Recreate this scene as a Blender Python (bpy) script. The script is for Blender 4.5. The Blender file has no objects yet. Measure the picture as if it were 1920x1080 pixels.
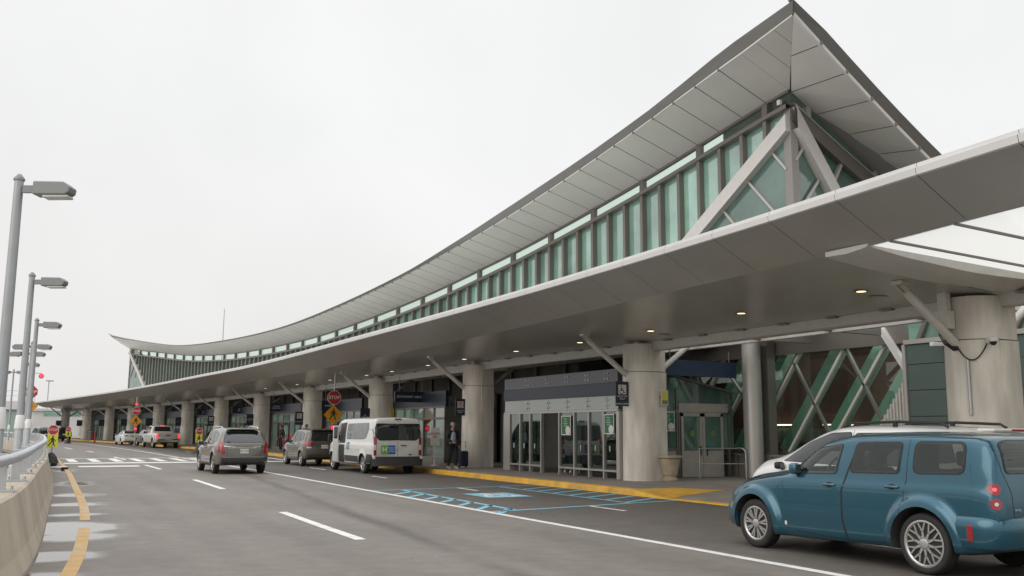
import bpy, bmesh, math, random
from mathutils import Vector, Matrix
from mathutils.bvhtree import BVHTree
from mathutils.geometry import delaunay_2d_cdt
random.seed(7)
R = math.radians
scene = bpy.context.scene
COL = scene.collection

# ------------------------------------------------------------------ materials
def new_mat(name):
    m = bpy.data.materials.new(name); m.use_nodes = True
    nt = m.node_tree; b = nt.nodes['Principled BSDF']
    return m, nt, b

def mat(name, col, rough=.5, metal=0., var=.0, vscale=6., bump=0., bscale=40., spec=.5, coat=0., ior=None, stretch=None, detail=4., dirt=None, rnd=0.):
    m, nt, b = new_mat(name)
    c = (*col, 1) if len(col) == 3 else col
    b.inputs['Base Color'].default_value = c
    b.inputs['Roughness'].default_value = rough
    b.inputs['Metallic'].default_value = metal
    b.inputs['Specular IOR Level'].default_value = spec
    if ior: b.inputs['IOR'].default_value = ior
    if coat:
        b.inputs['Coat Weight'].default_value = coat; b.inputs['Coat Roughness'].default_value = .04
    if var or bump or dirt:
        tc = nt.nodes.new('ShaderNodeTexCoord'); vec = tc.outputs['Object']
        if stretch:
            mp = nt.nodes.new('ShaderNodeMapping'); mp.inputs['Scale'].default_value = stretch
            nt.links.new(vec, mp.inputs['Vector']); vec = mp.outputs['Vector']
    if var:
        n = nt.nodes.new('ShaderNodeTexNoise'); n.inputs['Scale'].default_value = vscale; n.inputs['Detail'].default_value = detail
        nt.links.new(vec, n.inputs['Vector'])
        r = nt.nodes.new('ShaderNodeMapRange'); r.inputs[1].default_value = .3; r.inputs[2].default_value = .7
        r.inputs[3].default_value = 1 - var; r.inputs[4].default_value = 1 + var
        nt.links.new(n.outputs['Fac'], r.inputs[0])
        mx = nt.nodes.new('ShaderNodeVectorMath'); mx.operation = 'SCALE'; mx.inputs[0].default_value = c[:3]
        nt.links.new(r.outputs[0], mx.inputs['Scale'])
        out = mx.outputs[0]
        if rnd:    # each piece differs a little
            oi = nt.nodes.new('ShaderNodeObjectInfo'); r3 = nt.nodes.new('ShaderNodeMapRange'); r3.inputs[3].default_value = 1-rnd; r3.inputs[4].default_value = 1+rnd
            nt.links.new(oi.outputs['Random'], r3.inputs[0]); m3 = nt.nodes.new('ShaderNodeVectorMath'); m3.operation = 'SCALE'; nt.links.new(out, m3.inputs[0]); nt.links.new(r3.outputs[0], m3.inputs['Scale']); out = m3.outputs[0]
        if dirt:   # a second, larger stain colour
            n2 = nt.nodes.new('ShaderNodeTexNoise'); n2.inputs['Scale'].default_value = vscale * .35; n2.inputs['Detail'].default_value = 6
            nt.links.new(vec, n2.inputs['Vector'])
            r2 = nt.nodes.new('ShaderNodeMapRange'); r2.inputs[1].default_value = .5; r2.inputs[2].default_value = .75
            r2.inputs[3].default_value = 0; r2.inputs[4].default_value = dirt[3]
            nt.links.new(n2.outputs['Fac'], r2.inputs[0])
            mm = nt.nodes.new('ShaderNodeMix'); mm.data_type = 'RGBA'
            nt.links.new(r2.outputs[0], mm.inputs[0]); nt.links.new(out, mm.inputs[6]); mm.inputs[7].default_value = (*dirt[:3], 1)
            out = mm.outputs[2]
        nt.links.new(out, b.inputs['Base Color'])
    if bump:
        n = nt.nodes.new('ShaderNodeTexNoise'); n.inputs['Scale'].default_value = bscale; n.inputs['Detail'].default_value = 5
        nt.links.new(vec, n.inputs['Vector'])
        bp = nt.nodes.new('ShaderNodeBump'); bp.inputs['Strength'].default_value = bump; bp.inputs['Distance'].default_value = .02
        nt.links.new(n.outputs['Fac'], bp.inputs['Height']); nt.links.new(bp.outputs[0], b.inputs['Normal'])
    return m

def emit(name, col, s):
    m, nt, b = new_mat(name)
    b.inputs['Base Color'].default_value = (*col, 1); b.inputs['Emission Color'].default_value = (*col, 1)
    b.inputs['Emission Strength'].default_value = s
    return m

def clear_glass(name, tint, refl=.12, rough=.02):
    """see-through tinted pane with a mirror reflection that grows at grazing angles"""
    m, nt, b = new_mat(name); nt.nodes.remove(b)
    out = nt.nodes['Material Output']
    tr = nt.nodes.new('ShaderNodeBsdfTransparent'); tr.inputs[0].default_value = (*tint, 1)
    gl = nt.nodes.new('ShaderNodeBsdfGlossy'); gl.inputs['Roughness'].default_value = rough; gl.inputs[0].default_value = (.9, .95, .93, 1)
    fr = nt.nodes.new('ShaderNodeFresnel'); fr.inputs['IOR'].default_value = 1.55
    ad = nt.nodes.new('ShaderNodeMath'); ad.operation = 'ADD'; ad.use_clamp = True; ad.inputs[1].default_value = refl
    mx = nt.nodes.new('ShaderNodeMixShader')
    ge = nt.nodes.new('ShaderNodeNewGeometry'); iv = nt.nodes.new('ShaderNodeMath'); iv.operation = 'SUBTRACT'; iv.inputs[0].default_value = 1.; nt.links.new(ge.outputs['Backfacing'], iv.inputs[1])
    mu = nt.nodes.new('ShaderNodeMath'); mu.operation = 'MULTIPLY'; nt.links.new(fr.outputs[0], mu.inputs[0]); nt.links.new(iv.outputs[0], mu.inputs[1])   # the inner face of a pane only transmits
    nt.links.new(mu.outputs[0], ad.inputs[0]); nt.links.new(ad.outputs[0], mx.inputs[0])
    nt.links.new(tr.outputs[0], mx.inputs[1]); nt.links.new(gl.outputs[0], mx.inputs[2]); nt.links.new(mx.outputs[0], out.inputs[0])
    return m

# ------------------------------------------------------------------ object helpers
def wloc(o):
    v = Vector((0, 0, 0))
    while o is not None: v += o.location; o = o.parent
    return v

def tag(o, label=None, cat=None, group=None, kind=None):
    if label: o['label'] = label
    if cat: o['category'] = cat
    if group: o['group'] = group
    if kind: o['kind'] = kind
    return o

def thing(name, label, cat, loc=(0, 0, 0), rz=0., group=None):
    o = bpy.data.objects.new(name, None); COL.objects.link(o); o.empty_display_size = .2
    o.location = loc; o.rotation_euler = (0, 0, rz)
    return tag(o, label, cat, group, 'thing')

def copy_tree(o, parent=None):
    c = o.copy(); COL.objects.link(c)
    if parent is not None: c.parent = parent
    for ch in list(o.children): copy_tree(ch, c)
    return c

class MB:
    def __init__(s): s.v = []; s.f = []; s.m = []; s.mi = 0
    def add(s, vs, fs):
        o = len(s.v); s.v += [tuple(v) for v in vs]
        for f in fs: s.f.append(tuple(i + o for i in f)); s.m.append(s.mi)
        return s
    def quad(s, a, b, c, d): return s.add([a, b, c, d], [(0, 1, 2, 3)])
    def box(s, x0, x1, y0, y1, z0, z1):
        return s.add([(x0,y0,z0),(x1,y0,z0),(x1,y1,z0),(x0,y1,z0),(x0,y0,z1),(x1,y0,z1),(x1,y1,z1),(x0,y1,z1)],
                     [(3,2,1,0),(4,5,6,7),(0,1,5,4),(1,2,6,5),(2,3,7,6),(3,0,4,7)])
    def obox(s, p0, p1, w, h, upv=(0,0,1)):
        """box beam from p0 to p1: w across, h along upv"""
        p0 = Vector(p0); p1 = Vector(p1); d = (p1-p0).normalized(); u = Vector(upv)
        a = d.cross(u)
        if a.length < 1e-5: a = d.cross(Vector((1,0,0)))
        a.normalize(); u = a.cross(d).normalized(); a = a*w/2; u = u*h/2
        c = [p0-a-u, p0+a-u, p0+a+u, p0-a+u, p1-a-u, p1+a-u, p1+a+u, p1-a+u]
        return s.add(c, [(0,1,2,3),(7,6,5,4),(0,4,5,1),(1,5,6,2),(2,6,7,3),(3,7,4,0)])
    def tube(s, pts, r, n=10, caps=True):
        pts = [Vector(p) for p in pts]; rs = r if isinstance(r, (list, tuple)) else [r]*len(pts)
        rings = []; ref = None
        for i, p in enumerate(pts):
            d = (pts[min(i+1, len(pts)-1)] - pts[max(i-1, 0)]).normalized()
            if ref is None:
                ref = d.cross(Vector((0,0,1)))
                if ref.length < 1e-4: ref = Vector((1,0,0))
            a = (ref - d*ref.dot(d)).normalized(); ref = a; b = d.cross(a)
            rings.append([p + (a*math.cos(2*math.pi*k/n) + b*math.sin(2*math.pi*k/n))*rs[i] for k in range(n)])
        vs = [v for r_ in rings for v in r_]; fs = []
        for i in range(len(pts)-1):
            for k in range(n): fs.append((i*n+k, i*n+(k+1)%n, (i+1)*n+(k+1)%n, (i+1)*n+k))
        if caps: fs.append(tuple(range(n-1, -1, -1))); fs.append(tuple((len(pts)-1)*n+k for k in range(n)))
        return s.add(vs, fs)
    def lathe(s, prof, c=(0,0,0), n=24, axis='z', cap=True):
        vs = []; fs = []
        for (r, h) in prof:
            for k in range(n):
                a = 2*math.pi*k/n
                if axis == 'z': vs.append((c[0]+r*math.cos(a), c[1]+r*math.sin(a), c[2]+h))
                elif axis == 'x': vs.append((c[0]+h, c[1]+r*math.cos(a), c[2]+r*math.sin(a)))
                else: vs.append((c[0]+r*math.sin(a), c[1]+h, c[2]+r*math.cos(a)))
        for i in range(len(prof)-1):
            for k in range(n): fs.append((i*n+k, i*n+(k+1)%n, (i+1)*n+(k+1)%n, (i+1)*n+k))
        if cap:
            fs.append(tuple(range(n-1, -1, -1))); fs.append(tuple((len(prof)-1)*n+k for k in range(n)))
        return s.add(vs, fs)
    def prism(s, poly, o, u, v, w):
        """2-D outline poly placed at o with axes u,v and thickness vector w"""
        o = Vector(o); u = Vector(u); v = Vector(v); w = Vector(w); n = len(poly)
        a = [o + u*p[0] + v*p[1] for p in poly]; b = [p + w for p in a]
        fs = [tuple(range(n-1, -1, -1)), tuple(range(n, 2*n))] + [(i, (i+1)%n, n+(i+1)%n, n+i) for i in range(n)]
        return s.add(a+b, fs)
    def strip(s, A, B):
        """ribbon between two equally long point lists"""
        n = len(A); return s.add(list(A)+list(B), [(i, i+1, n+i+1, n+i) for i in range(n-1)])
    def sweep(s, rows, closed=False):
        """rows: list of equally long point lists; skin them"""
        k = len(rows[0]); vs = [p for r_ in rows for p in r_]; fs = []
        for i in range(len(rows)-1):
            for j in range(k if closed else k-1): fs.append((i*k+j, i*k+(j+1)%k, (i+1)*k+(j+1)%k, (i+1)*k+j))
        return s.add(vs, fs)
    def build(s, name, mats, parent=None, smooth=False, bevel=0., auto=None, local=False, fixn=True):
        me = bpy.data.meshes.new(name)
        off = Vector((0,0,0)) if (local or parent is None) else wloc(parent)
        me.from_pydata([tuple(Vector(v)-off) for v in s.v], [], s.f)
        ms = mats if isinstance(mats, (list, tuple)) else [mats]
        for m in ms: me.materials.append(m)
        if len(ms) > 1: me.polygons.foreach_set('material_index', s.m)
        bm = bmesh.new(); bm.from_mesh(me)
        if fixn: bmesh.ops.recalc_face_normals(bm, faces=bm.faces)
        if bevel: bmesh.ops.bevel(bm, geom=list(bm.edges), offset=bevel, segments=2, affect='EDGES', profile=.5)
        bm.to_mesh(me); bm.free()
        if smooth:
            me.polygons.foreach_set('use_smooth', [True]*len(me.polygons))
            if auto: 
                try: me.set_sharp_from_angle(angle=R(auto))
                except Exception: pass
        me.update()
        o = bpy.data.objects.new(name, me); COL.objects.link(o)
        if parent is not None: o.parent = parent
        return o

def struct(name, mb, m, label=None, **k):
    o = mb.build(name, m, None, **k); o['kind'] = 'structure'
    if label: o['label'] = label
    return o

def text_part(name, txt, size, m, parent, o, u, n, align='CENTER', lines=1., depth=.003, local=False, bold=0.):
    """lettering as mesh. o: position of the anchor, u: reading direction, n: outward normal"""
    cu = bpy.data.curves.new(name, 'FONT'); cu.body = txt; cu.size = size; cu.align_x = align; cu.align_y = 'CENTER'
    cu.extrude = depth; cu.space_line = lines; cu.offset = bold; cu.resolution_u = 2
    t = bpy.data.objects.new('tmp', cu); COL.objects.link(t)
    dg = bpy.context.evaluated_depsgraph_get(); me = bpy.data.meshes.new_from_object(t.evaluated_get(dg))
    bpy.data.objects.remove(t); bpy.data.curves.remove(cu)
    u = Vector(u).normalized(); n = Vector(n).normalized(); v = n.cross(u)
    M = Matrix((u, v, n)).transposed().to_4x4()
    off = Vector((0,0,0)) if local else wloc(parent)
    M.translation = Vector(o) - off; me.transform(M); me.name = name
    me.materials.clear(); me.materials.append(m)
    ob = bpy.data.objects.new(name, me); COL.objects.link(ob); ob.parent = parent
    return ob

def interp(tab, x, smooth=True):
    """monotone cubic through table [(x,y)...], linear beyond the ends"""
    n = len(tab)
    if x <= tab[0][0]:
        s = (tab[1][1]-tab[0][1])/(tab[1][0]-tab[0][0]); return tab[0][1]+s*(x-tab[0][0])
    if x >= tab[-1][0]:
        s = (tab[-1][1]-tab[-2][1])/(tab[-1][0]-tab[-2][0]); return tab[-1][1]+s*(x-tab[-1][0])
    i = 0
    while tab[i+1][0] < x: i += 1
    h = tab[i+1][0]-tab[i][0]; t = (x-tab[i][0])/h
    if not smooth: return tab[i][1]*(1-t)+tab[i+1][1]*t
    def sl(a, b): return (tab[b][1]-tab[a][1])/(tab[b][0]-tab[a][0])
    def tg(k):
        if k == 0: return sl(0, 1)
        if k == n-1: return sl(n-2, n-1)
        a, b = sl(k-1, k), sl(k, k+1)
        return 0. if a*b <= 0 else 2*a*b/(a+b)
    m0, m1 = tg(i), tg(i+1); t2 = t*t; t3 = t2*t
    return (2*t3-3*t2+1)*tab[i][1] + (t3-2*t2+t)*h*m0 + (-2*t3+3*t2)*tab[i+1][1] + (t3-t2)*h*m1
def clampi(tab, x): return interp(tab, min(max(x, tab[0][0]), tab[-1][0]))
def frange(a, b, s):
    n = max(1, int(round((b-a)/s))); return [a+(b-a)*i/n for i in range(n+1)]
# ------------------------------------------------------------------ shared materials
M = {}
M['asph_far'] = mat('asphalt_far', (.10,.097,.092), .8, var=.1, vscale=.3)
M['white_paint'] = mat('road_paint_white', (.72,.71,.68), .6, var=.1, vscale=9, dirt=(.35,.34,.32,.5))
M['yellow_paint'] = mat('road_paint_yellow', (.52,.325,.115), .6, var=.12, vscale=3.5, dirt=(.46,.42,.35,.95))
M['blue_paint'] = mat('road_paint_blue', (.21,.50,.62), .6, var=.12, vscale=8, dirt=(.15,.20,.22,.6))
M['kerb_yellow'] = mat('kerb_paint', (.66,.37,.045), .55, var=.14, vscale=3, bump=.15, bscale=30, dirt=(.28,.20,.09,.8))
M['concrete_walk'] = mat('sidewalk_concrete', (.24,.215,.19), .75, var=.16, vscale=1.2, bump=.1, bscale=60, dirt=(.12,.11,.10,.6))
M['barrier'] = mat('barrier_concrete', (.46,.40,.32), .85, var=.12, vscale=1.6, bump=.25, bscale=25, stretch=(1,1,.5), dirt=(.33,.285,.23,.7))
M['column'] = mat('column_concrete', (.69,.645,.575), .72, var=.24, vscale=2.4, bump=.06, bscale=18, stretch=(1,1,.25), dirt=(.40,.365,.315,1.))
M['seam'] = mat('dark_joint', (.05,.045,.04), .8)
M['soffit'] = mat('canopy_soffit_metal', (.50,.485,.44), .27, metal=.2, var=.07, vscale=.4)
M['soffit_out'] = mat('canopy_outer_metal', (.40,.392,.37), .36, metal=.2, var=.06, vscale=.7, dirt=(.33,.32,.29,.5))
M['roof_soffit'] = mat('roof_soffit_panels', (.70,.685,.645), .5, metal=.3, var=.05, vscale=.6, dirt=(.58,.565,.525,.5))
M['fascia'] = mat('white_fascia_metal', (.70,.69,.675), .38, metal=.15, var=.04, vscale=1.5)
M['roof_edge'] = mat('grey_roof_edge_metal', (.23,.225,.215), .42, metal=.4, var=.05, vscale=.6)
M['roof'] = mat('roof_sheet', (.24,.24,.235), .6, var=.06, vscale=.3)
M['frame'] = mat('bronze_grey_frame', (.19,.175,.155), .42, metal=.4)
M['frame_lt'] = mat('silver_frame', (.50,.48,.45), .38, metal=.5)
M['brace'] = mat('brace_panel', (.60,.575,.55), .38, metal=.15, var=.03)
M['pane'] = mat('green_pane', (.22,.385,.32), .04, spec=.9, ior=2.0, var=.38, vscale=.55, rnd=.2)
M['clere'] = clear_glass('clerestory_pane', (.72,.87,.76), .05)
M['transom'] = mat('transom_glass', (.27,.30,.27), .06, spec=.8, ior=1.7, var=.06, vscale=.4)
M['pane_dk'] = mat('dark_green_pane', (.075,.14,.115), .04, spec=.9, ior=1.7, var=.5, vscale=.5)
M['vglass'] = clear_glass('lobby_glass', (.50,.60,.55), .10)
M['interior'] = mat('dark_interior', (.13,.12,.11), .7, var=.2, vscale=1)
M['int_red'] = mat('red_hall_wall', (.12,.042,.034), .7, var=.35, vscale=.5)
M['int_green'] = mat('green_steel', (.54,.66,.60), .4, var=.06)
M['strut'] = mat('strut_paint', (.62,.60,.55), .4, var=.06)
M['steel'] = mat('galvanised_steel', (.42,.42,.41), .36, metal=.75, var=.06, vscale=4)
M['pole'] = mat('grey_pole_paint', (.36,.375,.385), .42, metal=.3, var=.05)
M['lamp_grey'] = mat('lamp_housing', (.22,.225,.225), .42, metal=.3)
M['lens'] = mat('lamp_lens', (.55,.54,.50), .2)
M['rail'] = mat('rail_galv', (.50,.525,.54), .4, metal=.4, var=.07, vscale=5)
M['white'] = mat('white_enamel', (.72,.72,.70), .35)
M['black'] = mat('black_rubber', (.018,.018,.02), .6, var=.2, vscale=8)
M['navy'] = mat('navy_sign', (.022,.030,.05), .38, var=.08)
M['navy_lt'] = mat('slate_sign_band', (.070,.070,.088), .25, var=.06)
M['blue_sign'] = mat('blue_hanging_sign', (.035,.055,.10), .4)
M['sign_white'] = mat('sign_white', (.68,.67,.64), .45)
M['sign_grey'] = mat('sign_letter_grey', (.80,.80,.80), .5)
M['red'] = mat('sign_red', (.42,.025,.03), .4)
M['amber'] = mat('sign_amber', (.60,.28,.015), .4)
M['lime'] = mat('sign_lime', (.62,.62,.04), .4)
M['green_sign'] = mat('poster_green', (.03,.16,.07), .45)
M['yg'] = mat('notice_yellow', (.60,.52,.10), .45)
M['olive'] = mat('notice_olive', (.16,.22,.05), .45)
M['planter'] = mat('planter_stone', (.40,.33,.235), .8, var=.12, vscale=5, bump=.2, bscale=50)
M['greenwall'] = mat('green_metal_panel', (.105,.145,.132), .38, metal=.3, var=.05, vscale=.8)
M['tan'] = mat('tan_panel', (.37,.345,.30), .7, var=.08)
M['beige'] = mat('pale_wall', (.55,.535,.52), .7, var=.05, vscale=.4)
M['red_glow'] = emit('red_beacon_light', (1,.04,.10), 1.7)
M['warm_glow'] = emit('downlight_glow', (1,.75,.48), 2.2)
M['brake_glow'] = emit('brake_light_glow', (1,.05,.06), 1.4)
M['tyre'] = mat('tyre_rubber', (.022,.021,.020), .75, var=.25, vscale=12)
M['rim'] = mat('alloy_rim', (.55,.54,.53), .3, metal=.8, var=.05)
M['rim_dk'] = mat('rim_shadow', (.02,.02,.02), .6)
M['carglass'] = mat('car_glass', (.014,.017,.017), .03, spec=.8, ior=1.6)
M['carglass_lt'] = mat('car_side_glass', (.09,.10,.095), .03, spec=.8, ior=1.6, var=.35, vscale=3)
M['rubber'] = mat('window_rubber', (.012,.012,.012), .5)
M['plastic'] = mat('grey_plastic', (.045,.045,.046), .5, var=.08)
M['tail'] = mat('tail_lens', (.27,.008,.014), .12, coat=1)
M['tail_white'] = mat('reverse_lens', (.6,.55,.52), .15, coat=1)
M['headl'] = mat('head_lens', (.55,.57,.58), .1, coat=1)
M['chrome'] = mat('chrome', (.72,.72,.73), .12, metal=1)
M['plate'] = mat('licence_plate', (.62,.62,.60), .4)
M['plate_y'] = mat('licence_plate_gold', (.55,.38,.10), .4)
M['ink'] = mat('plate_ink', (.03,.04,.08), .5)
M['skin'] = mat('skin', (.42,.24,.17), .55)
M['ground'] = mat('apron_ground', (.36,.35,.335), .9, var=.2, vscale=.05)
def paint(name, col, metal=.0, rough=.32, var=.02): return mat(name, col, rough, metal=metal, coat=1., var=var, vscale=2)
M['p_blue'] = paint('blue_car_paint', (.010,.088,.135), metal=.5, rough=.28)
M['p_white'] = paint('white_car_paint', (.70,.70,.69))
M['p_van'] = paint('van_white_paint', (.60,.59,.575), var=.05)
M['p_taupe'] = paint('taupe_car_paint', (.17,.155,.135), metal=.5, rough=.4)
M['p_brown'] = paint('brown_grey_car_paint', (.10,.085,.070), metal=.4, rough=.4)
M['p_black'] = paint('black_car_paint', (.010,.011,.013))
M['p_silver'] = paint('pale_pickup_paint', (.50,.48,.45), metal=.25)

def road_material():
    m, nt, b = new_mat('road_asphalt'); N = nt.nodes.new; L = nt.links.new
    tc = N('ShaderNodeTexCoord'); P = tc.outputs['Object']
    sx = N('ShaderNodeSeparateXYZ'); L(P, sx.inputs[0])
    def math_(op, a, b_=None, c=None, clamp=False):
        n = N('ShaderNodeMath'); n.operation = op; n.use_clamp = clamp
        for i, q in enumerate((a, b_, c)):
            if q is None: continue
            if isinstance(q, (int, float)): n.inputs[i].default_value = q
            else: L(q, n.inputs[i])
        return n.outputs[0]
    def noise(scale, detail=5., sc=None, rough=.55):
        n = N('ShaderNodeTexNoise'); n.inputs['Scale'].default_value = scale; n.inputs['Detail'].default_value = detail; n.inputs['Roughness'].default_value = rough
        if sc:
            mp = N('ShaderNodeMapping'); mp.inputs['Scale'].default_value = sc; L(P, mp.inputs[0]); L(mp.outputs[0], n.inputs['Vector'])
        else: L(P, n.inputs['Vector'])
        return n.outputs['Fac']
    def mr(v, a, b_, c, d, smooth=True):
        n = N('ShaderNodeMapRange'); n.interpolation_type = 'SMOOTHSTEP' if smooth else 'LINEAR'
        L(v, n.inputs[0])
        for i, q in enumerate((a, b_, c, d)): n.inputs[i+1].default_value = q
        return n.outputs[0]
    fine = noise(90, 3); mid = noise(3., 6); big = noise(.35, 4); streak = noise(1.2, 4, (1., .06, 1.))
    wob = math_('ADD', sx.outputs[0], math_('MULTIPLY', math_('SUBTRACT', noise(.25, 3), .5), .5))
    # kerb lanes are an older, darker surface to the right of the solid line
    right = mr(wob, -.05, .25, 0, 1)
    # tyre-polished tracks and one dark seam in the through lanes
    def band(c, w, amt):
        d = math_('ABSOLUTE', math_('SUBTRACT', wob, c)); return mr(d, 0, w, amt, 0)
    wob2 = math_('ADD', wob, math_('MULTIPLY', sx.outputs[1], -.09))
    band2 = mr(math_('ABSOLUTE', math_('SUBTRACT', wob2, -2.72)), 0, .30, .42, 0)
    seam = math_('MULTIPLY', band2, mr(noise(.8, 4, (1, .3, 1)), .35, .6, .3, 1))
    tr = math_('ADD', math_('ADD', band(-1.0, .45, .10), band(-2.6, .45, .10)), math_('ADD', band(-4.6, .45, .08), band(-5.9, .45, .08)))
    v = math_('ADD', .72, math_('ADD', math_('MULTIPLY', fine, .32), math_('MULTIPLY', noise(22, 3), .24)))
    v = math_('MULTIPLY', v, mr(mid, .3, .7, .91, 1.09)); v = math_('MULTIPLY', v, mr(big, .3, .7, .90, 1.10)); v = math_('MULTIPLY', v, mr(streak, .3, .7, .94, 1.06))
    crack = mr(math_('ABSOLUTE', math_('SUBTRACT', noise(.55, 6, (1,.6,1), .62), .5)), 0, .006, .22, 0)
    v = math_('MULTIPLY', v, math_('SUBTRACT', 1., math_('MULTIPLY', crack, mr(big, .45, .6, 0, 1))))
    v = math_('MULTIPLY', v, math_('SUBTRACT', 1., math_('ADD', seam, tr)))
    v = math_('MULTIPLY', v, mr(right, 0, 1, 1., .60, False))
    # oil spots in the kerb lanes
    spots = mr(noise(1.6, 4), .62, .75, 0, .25); v = math_('MULTIPLY', v, math_('SUBTRACT', 1., math_('MULTIPLY', spots, right)))
    # wet film along the barrier
    wn = noise(.9, 5, (.55, 1.2, 1)); wn2 = noise(6., 4)
    wet = None
    for (cx, cy, rx, ry, a) in PUDDLES:
        dx = math_('DIVIDE', math_('SUBTRACT', sx.outputs[0], cx), rx); dy = math_('DIVIDE', math_('SUBTRACT', sx.outputs[1], cy), ry)
        g = math_('SUBTRACT', 1., math_('SQRT', math_('ADD', math_('MULTIPLY', dx, dx), math_('MULTIPLY', dy, dy))))
        g = math_('MULTIPLY', g, a); wet = g if wet is None else math_('MAXIMUM', wet, g)
    wet = math_('ADD', wet, math_('MULTIPLY', math_('SUBTRACT', wn, .5), .8)); wet = math_('ADD', wet, math_('MULTIPLY', math_('SUBTRACT', wn2, .5), .12))
    wet = mr(wet, .08, .42, 0, 1)
    v = math_('MULTIPLY', v, math_('SUBTRACT', 1., math_('MULTIPLY', wet, .45)))
    cc = N('ShaderNodeVectorMath'); cc.operation = 'SCALE'; cc.inputs[0].default_value = (.180, .160, .139); L(v, cc.inputs['Scale'])
    L(cc.outputs[0], b.inputs['Base Color'])
    rg = math_('SUBTRACT', mr(right, 0, 1, .66, .60), math_('MULTIPLY', wet, .60), clamp=True)
    L(math_('MAXIMUM', rg, .03), b.inputs['Roughness'])
    bp = N('ShaderNodeBump'); bp.inputs['Distance'].default_value = .008
    L(math_('MULTIPLY', math_('SUBTRACT', 1., wet), .5), bp.inputs['Strength']); L(fine, bp.inputs['Height']); L(bp.outputs[0], b.inputs['Normal'])
    return m
PUDDLES = [(-7.65,1.1,1.15,1.5,1.1),(-7.6,-.4,1.05,.8,.8),(-7.3,3.6,.9,.6,.7),(-7.2,6.2,.9,.8,.7),(-7.0,9.2,.9,1.2,.75),(-8.0,-2.7,1.0,.75,.95),(-8.3,-4.6,.95,.8,.9),(-6.9,14.5,.8,2.2,.7),(-7.6,-6.3,.8,.8,.5),(-6.8,24,.7,3.,.55)]
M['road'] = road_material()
M['gutter'] = mat('gutter_metal', (.52,.51,.48), .45, metal=.1, var=.05)
M['corner'] = mat('corner_post_metal', (.27,.255,.235), .42, metal=.2)
M['tail_glow'] = emit('tail_light_glow', (1,.10,.14), .8)
M['cg_clear'] = clear_glass('clear_car_glass', (.72,.78,.75), .02)
M['cg_tint'] = clear_glass('clear_privacy_glass', (.34,.35,.34), .02)
M['cabin'] = mat('cabin_trim', (.045,.043,.040), .7)
M['seat'] = mat('seat_cloth', (.10,.095,.085), .8, var=.1)
M['beam'] = mat('pale_beam_paint', (.60,.59,.555), .45, var=.05)
M['hall_glass'] = clear_glass('hall_glass', (.70,.84,.77), .03)
M['end_pane'] = mat('end_wall_pane', (.085,.155,.13), .04, spec=.9, ior=1.7, var=.3, vscale=.6)
M['bounce_roof'] = mat('bounce_white_roof', (.78,.78,.76), .7, var=.05, vscale=.4)  # unseen canopy top, whitened to bounce light up onto soffit and panes
# ------------------------------------------------------------------ plan curves (x across the road, y along it)
KERB = [(-40,5.5),(0,5.5),(20,5.5),(44,5.5),(54,4.85),(63.5,4.0),(82,2.4),(101,.4),(121.5,-1.9),(140,-4.3),(165,-8.2)]
WHITE = [(-30,0.),(20,0.),(36,-.25),(53,-.6),(75,-1.4),(95,-2.5),(115,-4.6),(150,-10)]
YELLOW = [(-20,-10.6),(-14,-9.35),(-9,-8.45),(-4.5,-7.8),(-1.4,-7.5),(5.5,-7.1),(13.6,-6.9),(22.7,-6.7),(35.2,-6.6),(45,-6.7),(65,-7.6),(95,-10.2),(140,-17)]
BARR = [(-24,-11.9),(-14,-9.75),(-9,-8.9),(-4.2,-8.2),(-1.1,-8.0),(3.8,-7.8),(11.3,-7.5),(20.6,-7.3),(35.3,-7.1),(45,-7.3),(58,-8.1),(70,-9.4),(85,-11.6),(110,-16.5),(150,-26)]
DASHX = [(-20,-3.9),(-2.5,-3.8),(2.6,-3.7),(10.3,-3.4),(24,-3.3),(34,-3.4),(54,-3.9),(65,-4.7),(72,-5.1),(95,-6.6)]
kx = lambda y: interp(KERB, y); wx = lambda y: interp(WHITE, y); bx = lambda y: interp(BARR, y)
ys_all = frange(-40, 175, 2.5)
# ground, road deck, sidewalk
b = MB(); b.quad((-1500,-600,-.35),(1500,-600,-.35),(1500,2500,-.35),(-1500,2500,-.35)); struct('ground', b, M['ground'], 'wide grey apron ground beyond the elevated road')
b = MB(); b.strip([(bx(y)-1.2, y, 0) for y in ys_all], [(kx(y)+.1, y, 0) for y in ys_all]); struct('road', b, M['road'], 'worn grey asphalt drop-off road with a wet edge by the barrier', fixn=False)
RY0, RY1 = -7.5, 2.6           # dropped kerb
def kz(y):
    if y > RY1+1.4 or y < RY0-1.4: return .15
    if y > RY1: return .02+.13*(y-RY1)/1.4
    if y < RY0: return .02+.13*(RY0-y)/1.4
    return .02
ysk = sorted(set([round(v,2) for v in ys_all]+frange(RY0-1.4, RY1+1.4, .35)+[RY0,RY1]))
b = MB()
rows = []
for y in ysk:
    x = kx(y); z = kz(y); rows.append([(x+.28,y,z),(x+1.5,y,.15 if z>.14 else max(z,.15-(.15-z)*.15)),(x+2.0,y,.15),(x+30,y,.15)])
b.sweep(rows); struct('sidewalk', b, M['concrete_walk'], 'grey concrete terminal sidewalk', fixn=False)
b = MB(); rows = []
for y in ysk:
    x = kx(y); z = kz(y)+.004; rows.append([(x-.02,y,-.02),(x,y,max(z-.03,.004)),(x+.03,y,z),(x+.30,y,z),(x+.30,y,z-.1)])
b.sweep(rows); struct('kerb', b, M['kerb_yellow'], 'yellow painted kerb along the sidewalk', fixn=False)
b = MB()
for (ya, yb) in ((RY1, RY1+1.4), (RY0, RY0-1.4)):
    x = kx(ya); b.add([(x+.31,yb,kz(yb)+.006),(x+.31,ya,kz(ya)+.008),(x+1.5,ya,.138),(x+1.5,yb,.158)], [(0,1,2,3)])
    b.add([(x+1.5,yb,.158),(x+1.5,ya,.138),(x+2.0,ya,.156)], [(0,1,2)])
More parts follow.
